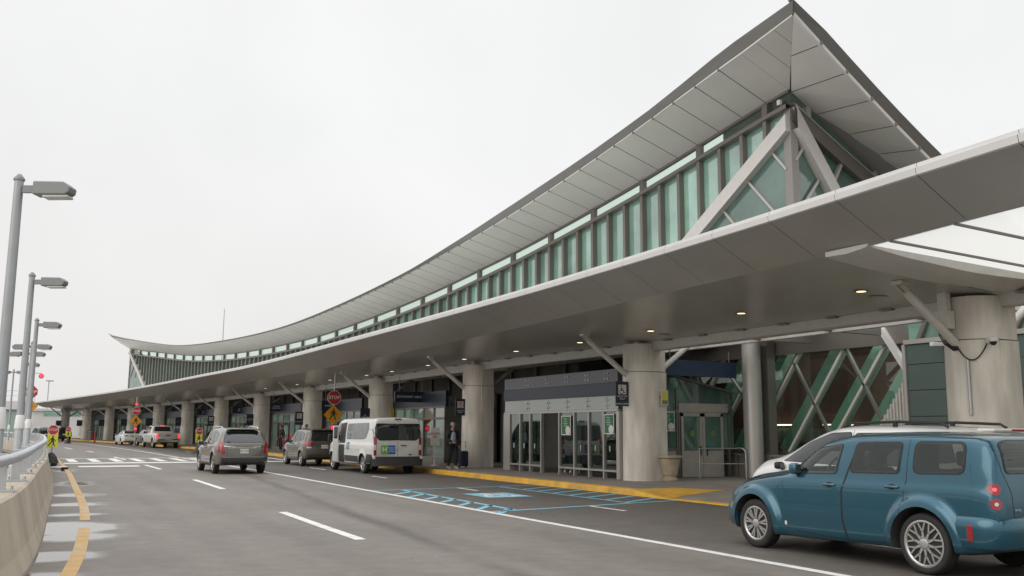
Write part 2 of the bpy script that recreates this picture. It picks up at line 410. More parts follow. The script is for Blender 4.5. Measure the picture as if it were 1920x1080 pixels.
struct('ramp_flare', b, M['kerb_yellow'], 'yellow painted flares of the dropped kerb', fixn=False)
# painted markings
def line(tab, y0, y1, w, z=.004, step=1.5):
    q = MB(); yy = frange(y0, y1, step); f = (lambda y: interp(tab, y))
    return q.strip([(f(y)-w/2, y, z) for y in yy], [(f(y)+w/2, y, z) for y in yy])
struct('solid_line', line(WHITE, -30, 108, .16), M['white_paint'], 'long solid white lane line', fixn=False)
yel = MB()
for (a, c) in ((-20, 0.9), (2.3, 95)):
    yy = frange(a, c, 1.); f = lambda y: interp(YELLOW, y)
    yel.strip([(f(y)-.085, y, .004) for y in yy], [(f(y)+.085, y, .004) for y in yy])
struct('edge_line', yel, M['yellow_paint'], 'worn yellow edge line beside the wet gutter', fixn=False)
b = MB()
for (a, c) in ((-15.4,-10.2),(-2.5,2.6),(10.3,15.5),(24,29),(36.6,42),(54,57.6),(65,71),(80,85)):
    yy = frange(a, c, 1.); b.strip([(interp(DASHX,y)-.085,y,.004) for y in yy], [(interp(DASHX,y)+.085,y,.004) for y in yy])
struct('dashed_line', b, M['white_paint'], 'white dashes between the through lanes', fixn=False)
b = MB()
for (a, c) in ((-7,-5.6),(0.1,1.55),(7.1,8.5),(14.2,15.7),(21.4,23.7),(31,33),(44,46),(52,54)):
    x = 2.68+min(0, wx(a)*1.0); b.quad((x-.06,a,.004),(x+.06,a,.004),(x+.06,c,.004),(x-.06,c,.004))
struct('short_dashes', b, M['white_paint'], 'short thin white dashes in the kerb lanes', fixn=False)
b = MB()
for (y0, y1) in ((31.4, 32.7), (39.3, 39.75)): b.quad((-6.55,y0,.004),(5.3,y0,.004),(5.3,y1,.004),(-6.55,y1,.004))
x = -6.2
while x < 5.2: b.quad((x,33.9,.004),(x+.40,33.9,.004),(x+.40,38.7,.004),(x,38.7,.004)); x += 1.02
struct('crosswalk', b, M['white_paint'], 'white ladder crosswalk', fixn=False)
b = MB(); b.quad((-6.1,27.2,.004),(-3.7,27.2,.004),(-3.7,28.5,.004),(-6.1,28.5,.004)); struct('stop_bar', b, M['white_paint'], 'white stop bar before the crosswalk', fixn=False)
# blue accessible bay
b = MB()
def seg(p, q, w):
    p = Vector((*p,.0045)); q = Vector((*q,.0045)); d = (q-p).normalized(); n = Vector((-d.y, d.x, 0))*w/2
    b.quad(p-n, q-n, q+n, p+n)
seg((.1,8.15),(5.45,8.75),.13); seg((.92,8.25),(.72,1.25),.15); seg((.1,1.0),(5.45,2.05),.14); seg((4.02,8.6),(3.98,1.8),.12)
for k in range(7): seg((.9-.02*k,7.3-.98*k+.1),(.10,6.55-.98*k),.15)
for k in range(7): seg((4.05,7.0-.84*k+.1),(5.42,7.9-.84*k),.14)
struct('blue_hatching', b, M['blue_paint'], 'light blue hatched stripes of the accessible bay', fixn=False)
b = MB(); b.quad((1.75,4.55,.0045),(3.0,4.55,.0045),(3.0,6.1,.0045),(1.75,6.1,.0045)); struct('bay_symbol_field', b, M['blue_paint'], 'blue field of the wheelchair symbol', fixn=False)
def wheelchair(b, o, u, v, s, w=(0,0,.001)):
    o = Vector(o); u = Vector(u)*s; v = Vector(v)*s
    def P(pl): b.prism(pl, o, u, v, w)
    P([(math.cos(a)*.085-.10, .86+math.sin(a)*.085) for a in [2*math.pi*k/10 for k in range(10)]])
    P([(-.16,.74),(-.04,.74),(-.0,.36),(-.14,.36)]); P([(-.06,.62),(-.05,.53),(.18,.53),(.18,.62)])
    P([(-.12,.44),(-.10,.34),(.25,.34),(.22,.44)]); P([(.17,.40),(.26,.40),(.38,.10),(.30,.07)]); P([(.33,.16),(.36,.08),(.47,.13),(.45,.20)])
    n = 14; ring = [math.radians(120+240*k/n) for k in range(n+1)]; c = (-.04,.27)
    for k in range(n):
        a, d = ring[k], ring[k+1]
        P([(c[0]+math.cos(a)*.30, c[1]+math.sin(a)*.30),(c[0]+math.cos(d)*.30, c[1]+math.sin(d)*.30),(c[0]+math.cos(d)*.23, c[1]+math.sin(d)*.23),(c[0]+math.cos(a)*.23, c[1]+math.sin(a)*.23)])
b = MB(); wheelchair(b, (2.35,4.65,.0055), (1,0,0), (0,1,0), 1.35, (0,0,.002)); struct('bay_symbol', b, M['white_paint'], 'white wheelchair symbol painted on the road')

# ------------------------------------------------------------------ concrete barrier with pipe rail
bar = thing('concrete_barrier', 'long beige concrete barrier curving along the wet left road edge', 'barrier', (-8.2,0,0))
b = MB(); rows = []
yb = [-24,-20]+frange(-16, 60, 1.)+frange(62, 150, 3.)
for y in yb:
    x = bx(y); rows.append([(x,y,-.05),(x,y,.05),(x-.075,y,.25),(x-.20,y,.84),(x-.25,y,.86),(x-.55,y,.86),(x-.58,y,.84),(x-.6,y,-.3)])
b.sweep(rows); b.build('wall', M['barrier'], bar, fixn=False)
b = MB()
for y in (-9.5,-6.4,-3.3,-.2,2.9,6.,9.1,12.2,18.4,24.6,30.8):
    x = bx(y); b.add([(x+.004,y,.06),(x+.004,y+.025,.06),(x-.071,y+.025,.25),(x-.071,y,.25),(x-.196,y+.025,.84),(x-.196,y,.84)], [(0,1,2,3),(3,2,4,5)])
b.build('joint', M['seam'], bar, fixn=False)
RX = lambda y: bx(y)-.36
rail = thing('pipe_railing', 'galvanised pipe railing bolted along the barrier top', 'railing', (-8.5,0,.86))
b = MB(); yy = frange(-16, 60, .8)+frange(62, 110, 2.5); b.tube([(RX(y)+.06,y,1.24) for y in yy], .062, 14); b.build('pipe', M['rail'], rail, smooth=True)
ry = -13.1; 
while ry < 62:
    x = RX(ry); p = MB(); p.box(x-.09,x+.02,ry-.055,ry+.055,.875,1.30); p.box(x-.15,x+.12,ry-.11,ry+.11,.86,.885)
    p.box(x+.0,x+.03,ry-.03,ry+.03,1.13,1.24)
    pp = p.build('post', M['rail'], rail, bevel=.004)
    if ry < 24:
        for (dx, dy) in ((-.115,-.08),(.085,-.08),(-.115,.08),(.085,.08)): q = MB(); q.lathe([(.014,0),(.014,.05),(.008,.055)], (x+dx,ry+dy,.885), 8); q.build('bolt', M['chrome'], pp)
    ry += 2.42
# debris in the gutter
b = MB(); random.seed(3)
t = thing('litter', 'black and white rubber scrap lying in the gutter by the crosswalk', 'litter', (-6.9,26.0,0))
p = MB(); p.prism([(-.3,0),(-.1,.2),(.25,.12),(.35,-.1),(0,-.22)], (-6.95,25.6,.0), (1,0,0), (0,1,0), (0,0,.10)); p.build('scrap', M['white'], t, bevel=.03)
p = MB(); p.prism([(-.12,0),(0,.16),(.16,.05),(.06,-.14)], (-6.75,25.0,.0), (1,0,0), (0,1,0), (0,0,.09)); p.prism([(-.12,0),(0,.1),(.14,.02),(0,-.1)], (-7.1,26.7,0), (1,0,0), (0,1,0), (.02,0,.22)); p.build('rubber_piece', M['black'], t, bevel=.02)

# ------------------------------------------------------------------ lamp posts on the barrier
def lamp_post(x, y, label, arms=(1,), H=4.62, group='lamp posts along the barrier', z0=.86, s=1., ang=R(-27.5)):
    t = thing('lamp_post', label, 'lamp post', (x,y,z0), 0, group); zt = H-z0
    p = MB(); p.tube([(0,0,.02),(0,0,.74)], .074*s, 16); p.lathe([(.15*s,0),(.15*s,.03),(.085*s,.06)], (0,0,0), 16); p.build('base', M['rail'], t, smooth=True, auto=40, local=True)
    p = MB(); p.lathe([(.076*s,.72),(.092*s,.73),(.092*s,.77),(.074*s,.97),(.066*s,.985)], (0,0,0), 16); p.build('collar', M['white'], t, smooth=True, auto=40, local=True)
    p = MB(); p.tube([(0,0,.98),(0,0,zt-.05)], [.066*s,.053*s], 16); pp = p.build('pole', M['pole'], t, smooth=True, auto=40, local=True)
    p = MB(); p.lathe([(.066*s,zt-.05),(.066*s,zt-.025),(.045*s,zt+.0),(.022*s,zt+.03),(.004,zt+.036)], (0,0,0), 14); p.build('cap', M['lamp_grey'], pp, smooth=True, auto=40, local=True)
    d = Vector((math.cos(ang), math.sin(ang), 0)); up = Vector((0,0,1))
    for sg in arms:
        e = d*sg; zA = zt-.16
        p = MB(); p.obox(e*.06+up*zA, e*.24+up*zA, .05*s, .09*s); a = p.build('arm', M['lamp_grey'], t, local=True)
        o = e*.22+up*(zA-.085)
        n = Vector((-e.y, e.x, 0))
        p = MB(); p.prism([(0,-.0),(0,.17),(.37,.165),(.46,.10),(.45,.03),(.40,.0)], o-n*.10, e, up, n*.20); h = p.build('lamp_head', M['lamp_grey'], a, bevel=.015, local=True)
        p = MB(); p.prism([(.12,-.035),(.12,0),(.43,0),(.43,-.03)], o-n*.085, e, up, n*.17); p.build('lens', M['lens'], a, bevel=.008, local=True)
    return t
lamp_post(-8.62,-3.3, 'nearest grey lamp post with one box lamp head at the left picture edge', H=4.68)
lamp_post(-8.4,4.2, 'second grey lamp post from the camera with one box lamp head', H=4.58)
lamp_post(-8.2,13.1, 'third grey lamp post with a single arm, standing behind the second', H=4.62)
lamp_post(-8.23,21.1, 'double armed lamp post just beyond the single armed ones', (1,-1), H=4.62)
lamp_post(-8.36,24.8, 'double armed lamp post slightly farther and lower in the picture', (1,-1), H=4.62)
lamp_post(-8.46,31.5, 'lamp post with one arm showing between the second and third poles', (1,), H=4.60)
lamp_post(-9.0,46.2, 'slim far lamp post with two small arms at the left picture edge', (1,-1), H=5.0, z0=.8, s=.8)
t = thing('mast_light', 'thin tall light mast behind the far end of the canopy', 'light mast', (-3.8,207,0))
p = MB(); p.tube([(-3.8,207,-.3),(-3.8,207,11.6)], .10, 8); p.build('pole', M['pole'], t); p = MB(); p.box(-4.4,-2.9,206.8,207.2,11.5,11.7); p.build('lamp_head', M['lamp_grey'], t)
# ------------------------------------------------------------------ entrance canopy
FAS = [(-30,1.4),(-14,2.1),(-9.1,2.4),(-4.1,2.8),(0,3.05),(6.4,3.3),(16.4,3.4),(30,3.42),(38.6,3.3),(52.8,2.4),(72.7,1.0),(104.9,-2.5),(137.8,-6.7),(145,-7.7)]
CRE = [(-30,2.2),(-14,3.0),(-8.4,3.45),(-4.9,3.85),(1.5,4.15),(8.8,4.6),(17.2,4.8),(30,4.85),(44.7,4.6),(55,3.9),(72.7,2.5),(104.9,-1.0),(137.8,-5.3),(145,-6.3)]
COLS = [(8.22,-4.0),(8.42,7.6),(8.02,18.6),(8.12,30.6),(7.97,43.),(7.45,55.),(6.73,67.),(5.77,79.),(4.6,91.),(3.16,103.),(1.58,115.),(-.38,127.),(-2.68,137.)]
CX = [(y, x) for x, y in COLS]
cxy = lambda y: interp(CX, y)
fx = lambda y: interp(FAS, y); crx = lambda y: interp(CRE, y)
YE = 140.; SK = -4.55      # far end; skylight starts at SK towards the camera
SZ = lambda x, y: 4.65 - .085*(x-crx(y))     # inner soffit height
can = thing('entrance_canopy', 'long grey metal canopy with a thin white edge sweeping along the terminal front', 'canopy', (6,40,4.2))
joints = []; y = -22.
while y < YE: joints.append(y); y += 1.62
def panels(y0, y1, A, B, gap, m, name, step=None):
    b = MB(); js = [y0]+[j for j in joints if y0+.3 < j < y1-.3]+[y1]
    for a, c in zip(js[:-1], js[1:]):
        yy = frange(a+gap, c-gap, 1.7); b.strip([A(v) for v in yy], [B(v) for v in yy])
    return b
b = panels(-24, YE, lambda y: (fx(y)+.03,y,5.185), lambda y: (crx(y),y,4.65), .006, None, '')
b.build('outer_soffit', M['soffit_out'], can, fixn=False)
inner_x = lambda y: cxy(y)+.05
def inrow(y): return [(crx(y)+t*(inner_x(y)-crx(y)), y, SZ(crx(y)+t*(inner_x(y)-crx(y)), y)) for t in (0,.33,.66,1)]
b = MB(); yy = frange(SK, YE, 1.6); b.sweep([inrow(y) for y in yy]); b.build('inner_soffit', M['soffit'], can, fixn=False)
b = MB(); yy = frange(-24, YE, 1.6)      # dark tray behind the open joints and the roof skin on top
b.strip([(fx(y)+.1,y,5.22) for y in yy], [(crx(y)+.05,y,4.70) for y in yy]); b.build('tray', M['seam'], can, fixn=False)
b = MB(); yy = [v for v in frange(SK, YE, 1.6)]

y2 = [v for v in yy if v > 1.4]; b.strip([(fx(y)+.24,y,5.375) for y in y2], [((cxy(y)+4.8 if y > 10 else inner_x(y)+.35),y,5.30) for y in y2]); b.build('roof', M['bounce_roof'], can, fixn=False)
b = MB(); y2 = [v for v in yy if v < 3.1]; b.strip([(fx(y)+.24,y,5.375) for y in y2], [(inner_x(y)+.35,y,5.30) for y in y2]); b.build('roof', M['roof'], can, fixn=False)
# fascia: a white lower band with a shadow line and a narrow upper band
b = MB(); js = [-24]+[joints[i] for i in range(0, len(joints), 1)]+[YE]; js = sorted(set(js))
for a, c in zip(js[:-1], js[1:]):
    yy = frange(a+.004, c-.004, 1.7)
    b.sweep([[(fx(y)+.03,y,5.185),(fx(y),y,5.20),(fx(y)-.015,y,5.30),(fx(y)+.03,y,5.303)] for y in yy])
    b.sweep([[(fx(y)+.02,y,5.31),(fx(y)+.02,y,5.37),(fx(y)+.25,y,5.385)] for y in yy])
b.build('fascia', M['fascia'], can, fixn=False)
b = MB(); yy = frange(-24, YE, 1.6); b.strip([(fx(y)+.04,y,5.19) for y in yy], [(fx(y)+.04,y,5.36) for y in yy]); b.build('fascia_backing', M['roof_edge'], can, fixn=False)
b = MB(); b.add([(fx(YE),YE,5.2),(crx(YE),YE,4.66),(inner_x(YE),YE,SZ(inner_x(YE),YE)),(inner_x(YE),YE,5.3),(fx(YE),YE,5.385)], [(0,1,2,3,4)]); b.build('end_cap', M['fascia'], can)
# gutter beam at the inner edge of the soffit
b = MB(); yy = frange(SK-6, YE, 1.6)
b.sweep([[(inner_x(y)+.02,y,SZ(inner_x(y),y)+.05),(inner_x(y)+.05,y,4.07),(inner_x(y)+.10,y,4.045),(inner_x(y)+.34,y,4.045),(inner_x(y)+.36,y,4.3)] for y in yy]); b.build('gutter_beam', M['gutter'], can, fixn=False)
y = -10.
while y < 60:
    x = inner_x(y); b = MB(); b.box(x-.10,x+.03,y-.16,y+.16,SZ(x,y)-.03,SZ(x,y)+.0); b.build('bracket', M['roof_edge'], can); y += 1.62
# cross beams and deck over the recess behind the columns
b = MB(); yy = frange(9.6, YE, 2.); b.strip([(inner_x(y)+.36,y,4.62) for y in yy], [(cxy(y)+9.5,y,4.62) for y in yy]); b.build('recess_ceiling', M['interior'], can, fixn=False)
for (cx, cy) in COLS:
    for dy in (-2.9, 2.9, 5.9):
        b = MB(); b.obox((cx+.4,cy+dy,4.42),(cx+4.4,cy+dy+.2,4.42),.14,.26); b.build('cross_beam', M['frame'], can)
b = MB(); yy = frange(SK, 60, 1.6); b.sweep([[(cxy(y)+2.3,y,4.25),(cxy(y)+2.3,y,4.5),(cxy(y)+2.5,y,4.5),(cxy(y)+2.5,y,4.25)] for y in yy], True); b.build('purlin', M['strut'], can)
# skylight over the main entrance, in front of the first column
def sky_pt(y, t): # t 0 at crease, 1 at inside
    x0 = min(3.80, crx(y)-.03); x = x0+t*9.0; return (x, y, 4.655-.035*(x-3.85))
m, nt, bb = new_mat('frosted_skylight'); nt.nodes.remove(bb)
t1 = nt.nodes.new('ShaderNodeBsdfTranslucent'); t1.inputs[0].default_value = (.66,.66,.63,1); t2 = nt.nodes.new('ShaderNodeBsdfTransparent'); t2.inputs[0].default_value = (.95,.95,.93,1)
mx = nt.nodes.new('ShaderNodeMixShader'); mx.inputs[0].default_value = .95; nt.links.new(t1.outputs[0], mx.inputs[2]); nt.links.new(t2.outputs[0], mx.inputs[1]); nt.links.new(mx.outputs[0], nt.nodes['Material Output'].inputs[0])
M['frost'] = m
yb_ = -5.42; js = [yb_]+[-5.9-1.3*k for k in range(11)]
for a, c in zip(js[:-1], js[1:]):
    p = MB(); p.sweep([[sky_pt(v, t/6) for t in range(7)] for v in (a-.025, c+.025)]); p.build('skylight_panel', M['frost'], can, fixn=False)
    p = MB(); A_, B_ = Vector(sky_pt(c,0)), Vector(sky_pt(c,1)); p.obox(A_+Vector((0,0,-.01)), B_+Vector((0,0,-.01)), .036, .05); p.build('skylight_bar', M['frame'], can)
# deep tapered beam that borders the skylight above the first column
BZ = [(3.6,4.63),(3.84,4.605),(4.6,4.51),(5.4,4.455),(6.2,4.40),(6.8,4.385),(8.,4.385),(10.6,4.40)]
p = MB(); rows = []
for t in range(15):
    x = 3.72+6.6*t/14; zn = interp(BZ, x); zf = min(zn, 4.66-.06*(x-3.9)**1.15 if x > 3.9 else 4.66)-.02
    rows.append([(x,SK,4.68-.03*(x-3.7)),(x,SK,zf),(x,SK-.45,zf-.02),(x,-5.40,zn),(x,-5.46,zn+.02),(x,-5.46,4.68-.03*(x-3.7))])
p.sweep(rows, True); p.add(rows[0], [(0,1,2,3,4,5)]); p.build('edge_beam', M['beam'], can, smooth=True, auto=30)
# recessed downlights and speaker plates
for (x, y) in ((6.47,-2.83),(6.73,1.04),(7.15,5.28),(7.3,9.31),(7.2,13.5),(7.2,17.95),(7.3,22.0),(7.4,26.8),(7.4,30.6),(7.2,36.5),(7.0,43),(6.6,50)):
    z = SZ(x,y); p = MB(); p.lathe([(.15,-.012),(.15,.0)], (x,y,z), 18); d = p.build('downlight', M['frame'], can)
    p = MB(); p.lathe([(.095,-.016),(.095,-.013)], (x,y,z), 18); p.build('lens', M['warm_glow'], d)
for (x, y) in ((7.14,-2.69),(7.86,5.53),(8.1,13.9)):
    p = MB(); p.lathe([(.2,-.010),(.2,.0)], (x,y,SZ(x,y)), 20); p.build('speaker_grille', M['soffit_out'], can)

# ------------------------------------------------------------------ concrete columns with struts
CLABEL = ['nearest concrete column, with cable box and dome camera, behind the blue wagon','concrete column with a stone planter at its foot','concrete column beside the standing man in a cap',
 'concrete column rising behind the white van roof','concrete column behind the brown grey hatchback, left of the stop sign mast','concrete column right behind the taupe crossover','concrete column at the left edge of the taupe crossover',
 'concrete column just right of the pale pickup','concrete column rising behind the pale pickup','concrete column behind the white sedan','concrete column left of the white sedan','second column from the far end of the canopy','last and smallest column at the far end of the canopy']
def column(cx, cy, label, k):
    t = thing('concrete_column', label, 'column', (cx,cy,.15), 0, 'columns under the canopy')
    r = .54; H = 4.25
    p = MB(); pr = [(r+.035,0),(r+.02,.02),(r+.005,2.95),(r,3.245)]; p.lathe([(a,h) for a,h in pr], (cx,cy,.15), 36)
    p.lathe([(r-.01,3.262),(r-.012,H-.15)], (cx,cy,.15), 36)
    p.box(cx+.0,cx+.56,cy-.565,cy+.565,.15,3.39); p.box(cx+.0,cx+.545,cy-.55,cy+.55,3.412,H)
    s = p.build('shaft', M['column'], t, smooth=True, auto=35)
    p = MB(); p.lathe([(r-.03,3.24),(r-.03,3.27)], (cx,cy,.15), 36); p.build('joint', M['seam'], s, smooth=True, auto=35)
    z1 = SZ(cx,cy)-.01
    p = MB(); p.box(cx-.16,cx+.14,cy-.13,cy+.13,H,z1+.03); p.box(cx-.3,cx+.3,cy-.16,cy+.16,H,H+.03); p.build('cap_bracket', M['strut'], t)
    for sg, nm in ((-1,'strut'),(1,'strut')):
        x1 = cx+sg*2.0; z2 = SZ(x1,cy)-.10 if sg < 0 else 4.40
        a = Vector((cx+sg*.50,cy,3.30)); e = Vector((x1,cy,z2)); d = (e-a).normalized()
        p = MB(); p.tube([a, e-d*.16], .085, 14); q = p.build(nm, M['strut'], t, smooth=True, auto=40)
        p = MB(); p.obox(e-d*.26+Vector((0,.055,0)), e+d*.05+Vector((0,.055,0)), .02, .09); p.obox(e-d*.26-Vector((0,.055,0)), e+d*.05-Vector((0,.055,0)), .02, .09); p.box(x1-.12,x1+.12,cy-.12,cy+.12,z2+.03,z2+.10); p.build('clevis', M['strut'], q)
    return t
for k, ((cx, cy), lb) in enumerate(zip(COLS, CLABEL)): column(cx, cy, lb, k)
# fittings on the nearest column
cx, cy = COLS[0]
def on_col(a, z, r=.56): return (cx+r*math.cos(a), cy+r*math.sin(a), z)
t = thing('junction_box', 'grey cable junction box on the left side of the nearest column', 'junction box', (cx-.57,cy+.15,3.7))
p = MB(); p.box(cx-.74,cx-.55,cy-.02,cy+.30,3.62,3.98); p.box(cx-.70,cx-.56,cy+.04,cy+.24,3.98,4.42); p.build('housing', M['strut'], t, bevel=.008)
p = MB()
for i in range(6): p.tube([(cx-.70+.02*(i%2),cy+.02+.045*i,3.62),(cx-.69,cy+.04+.04*i,3.5),(cx-.64-.01*i,cy+.03*i,3.34),(cx-.56,cy-.06+.02*i,3.2)], .012, 6)
p.build('cable', M['black'], t)
t = thing('dome_camera', 'white dome security camera on the front of the nearest column', 'camera', on_col(R(-118),3.3))
pz = 3.36; a = R(-118); o = Vector(on_col(a, pz, .55)); e = Vector((math.cos(a), math.sin(a), 0))
p = MB(); p.obox(o, o+e*.16, .09, .10); p.lathe([(.02,.07),(.09,.05),(.095,-.02),(.085,-.03)], o+e*.20, 18); p.build('housing', M['white'], t, smooth=True, auto=40)
p = MB(); p.lathe([(.068,-.03),(.062,-.06),(.04,-.09),(.008,-.10)], o+e*.20, 16); p.build('dome', M['black'], t, smooth=True)
p = MB(); pts = [on_col(R(180+62*u), 3.42-.42*math.sin(math.pi*u)**.8*(1-.0*u), .585) for u in [i/14 for i in range(15)]]; p.tube(pts, .013, 6); p.build('cable', M['black'], t)
t = thing('conduit', 'short vertical steel conduit on the left face of the nearest column', 'conduit', on_col(R(-150),2.4))
p = MB(); p.tube([on_col(R(-157),1.95,.575), on_col(R(-157),3.0,.575)], .03, 10); p.build('pipe', M['steel'], t, smooth=True, auto=40)
t = thing('bullet_camera', 'small white box camera on the green wall left of the nearest column', 'camera', (12.7,.3,3.9))
p = MB(); p.obox((12.96,.35,3.92),(12.5,.35,3.90),.10,.10); p.build('housing', M['white'], t, bevel=.01)

# ------------------------------------------------------------------ entrance vestibules under the canopy
def patch_fit(x, y, z, par):   # spider fitting: four round bolts
    for dy in (-.085, .085):
        for dz in (-.085, .085): p = MB(); p.lathe([(.030,0),(.030,-.02),(.020,-.032)], (x,y+dy,z+dz), 10, 'x'); p.build('bolt', M['sign_white'], par)
X0 = 8.0; VY0, VY1 = 8.22, 15.95; ZB = .15
v = thing('entrance_vestibule', 'glass entrance vestibule with slate sign band and open doorway by the planter', 'vestibule', (X0,VY0,ZB))
MU = [15.43,14.62,13.85,13.03,11.77,10.79,9.88,9.0,8.22]
p = MB(); p.box(X0+.0,X0+.12,VY0,VY1,3.13,3.55); ub = p.build('upper_band', M['navy_lt'], v, bevel=.004)
p = MB(); p.box(X0-.03,X0+.12,VY0-.01,VY1+.01,2.72,3.125); p.build('sign_band', M['navy'], v, bevel=.004)
fit_y = [14.1,12.6,11.3,10.0,8.85]
for y in fit_y: patch_fit(X0, y, 3.34, ub)
ys_ = [VY1]+fit_y+[VY0]
for a, c in zip(ys_[:-1], ys_[1:]):
    p = MB(); p.box(X0+.02,X0+.035,c+.012,a-.012,2.30,2.715); tp_ = p.build('transom_pane', M['transom'], v)
for y in fit_y: patch_fit(X0+.02, y, 2.5, tp_)
p = MB(); p.box(X0-.02,X0+.10,VY0,VY1,2.22,2.295); fr = p.build('head_frame', M['frame_lt'], v, bevel=.005)
p = MB(); p.box(X0-.04,X0+.2,15.43,VY1,ZB,2.22); p.build('jamb_panel', M['frame_lt'], v, bevel=.006)
p = MB(); p.box(X0-.04,X0+.12,VY0-.10,VY0+.06,ZB,2.22); p.build('corner_jamb', M['frame_lt'], v, bevel=.006)
for y in MU[1:-1]:
    p = MB(); p.box(X0-.05,X0+.08,y-.035,y+.035,ZB,2.22); p.build('mullion', M['frame_lt'], v, bevel=.004)
for (a, c) in zip(MU[:-1], MU[1:]):
    if a < 13.1 and c > 11.5: continue
    p = MB(); p.box(X0+.005,X0+.02,c+.04,a-.04,.42,2.215); pn = p.build('door_pane', M['vglass'], v)
    p = MB(); p.box(X0-.045,X0+.04,c+.036,a-.036,.36,.42); p.build('bottom_rail', M['frame_lt'], pn)
    if (a, c) != (11.77, 10.79):
        p = MB(); p.tube([(X0-.09,(a+c)/2-.05,.98),(X0-.09,(a+c)/2-.05,1.16)], .022, 8); p.build('door_handle', M['chrome'], pn)
def poster(x, y0, y1, z0, z1, label, axis='x'):
    t = thing('poster', label, 'poster', ((x,(y0+y1)/2,z0) if axis == 'x' else ((y0+y1)/2,x,z0)), 0, 'green posters on the vestibule glass')
    def B(a0,a1,c0,c1,d0,d1):
        q = MB()
        q.box(x-d1,x-d0,a0,a1,c0,c1) if axis == 'x' else q.box(a0,a1,x-d1,x-d0,c0,c1)
        return q
    B(y0,y1,z0,z1,0,.006).build('sheet', M['sign_white'], t)
    w = y1-y0; h = z1-z0; B(y0+.06*w,y1-.06*w,z0+.05*h,z1-.05*h,.006,.009).build('field', M['green_sign'], t)
    if axis == 'x':
        cyy = y0+.30*w; q = MB(); q.lathe([(.24*w,-.012),(.24*w,-.009)], (x,cyy,z0+.24*h), 16, 'x'); q.build('badge', M['sign_white'], t)
        text_part('lettering', 'Please\nenter\nthrough\nhere', .13*h, M['sign_white'], t, (x-.010,y0+.55*w,z0+.66*h), (0,-1,0), (-1,0,0), lines=.9, depth=.001)
    else:
        q = MB(); q.lathe([(.24*w,-.012),(.24*w,-.009)], (y1-.30*w,x,z0+.24*h), 16, 'y'); q.build('badge', M['sign_white'], t)
        text_part('lettering', 'Please\nenter\nthrough\nhere', .13*h, M['sign_white'], t, (y0+.45*w,x-.010,z0+.66*h), (1,0,0), (0,-1,0), lines=.9, depth=.001)
poster(X0-.055, 10.95, 11.58, 1.47, 2.12, 'green and white notice poster on the glass right of the open doorway')
poster(X0-.055, 8.36, 8.92, 1.52, 2.14, 'green and white notice poster on the last pane by the planter column')
poster(VY0-.06, 9.62, 10.12, 1.62, 2.24, 'green and white notice poster on the vestibule side wall right of the column', 'y')
# vestibule side wall that faces the camera, with a double door
YS = VY0; XE = 12.6
p = MB(); p.box(X0+.12,XE,YS+.02,YS+.04,ZB+.9,2.25)
p.build('side_glass', M['pane_dk'], v)
p = MB(); p.prism([(X0+.1,2.3),(XE,2.3),(XE,2.86),(9.6,3.48),(X0+.1,3.5)], (0,YS+.05,0), (1,0,0), (0,0,1), (0,-.02,0)); p.build('gable_glass', M['pane_dk'], v)
p = MB(); p.obox((9.5,YS,3.52),(XE+.1,YS,2.88),.09,.06); p.box(X0+.12,XE,YS-.02,YS+.07,2.22,2.30); p.box(X0+.12,10.32,YS-.02,YS+.07,1.02,1.08); p.box(12.35,12.42,YS-.02,YS+.07,ZB,2.86)
for x in (9.05,9.72,10.25,10.33): p.box(x-.03,x+.03,YS-.03,YS+.08,ZB,3.0 if x in (9.72,10.25) else 2.22)
p.build('side_frame', M['frame'], v)
p = MB(); p.box(X0+.12,10.3,YS+.01,YS+.05,ZB,1.02); p.build('kick_panel', M['tan'], v)
p = MB()
for y_, zz in ((9.85,2.55),(10.15,2.55),(9.85,2.42),(12.3,2.75),(12.45,2.62),(12.3,2.42),(12.5,2.42)): p.lathe([(.022,0),(.022,-.03)], (y_,YS,zz), 8, 'y')
p.build('side_bolt', M['chrome'], v)
for k, (a, c) in enumerate(((10.40,11.24),(11.26,12.10))):
    q = MB(); q.box(a,c,YS-.05,YS-.01,ZB+.02,1.0); q.box(a,a+.09,YS-.05,YS-.01,1.0,2.2); q.box(c-.09,c,YS-.05,YS-.01,1.0,2.2); q.box(a,c,YS-.05,YS-.01,2.1,2.22)
    d = q.build('side_door', M['tan'], v)
    q = MB(); q.box(a+.09,c-.09,YS-.04,YS-.02,1.0,2.1); q.build('pane', M['pane_dk'], d)
    q = MB(); q.tube([((c-.12 if k == 0 else a+.12),YS-.11,.85),((c-.12 if k == 0 else a+.12),YS-.11,1.15)], .02, 8); q.build('door_handle', M['black'], d)
    q = MB(); q.lathe([(.10,0),(.10,-.004)], ((a+c)/2+.0,YS-.045,1.55), 14, 'y'); q.build('sticker', M['olive'], d)
p = MB(); p.box(10.32,12.35,YS-.03,YS+.02,2.24,2.52); p.build('door_header', M['tan'], v)
# interior seen through the front glass
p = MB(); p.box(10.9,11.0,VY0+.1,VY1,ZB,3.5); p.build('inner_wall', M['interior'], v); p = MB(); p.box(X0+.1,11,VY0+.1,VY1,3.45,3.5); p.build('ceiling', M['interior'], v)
p = MB()
for y in (9.4,10.6,11.6,13.2,14.3): p.box(10.8,10.88,y-.03,y+.03,ZB,2.3)
p.box(10.8,10.88,VY0+.2,VY1-.1,2.26,2.34); p.build('inner_frame', M['frame'], v)
p = MB(); p.box(9.0,9.08,12.1,12.2,ZB,1.7); p.box(8.97,9.1,11.95,12.35,1.2,1.75); p.build('stanchion', M['frame'], v)

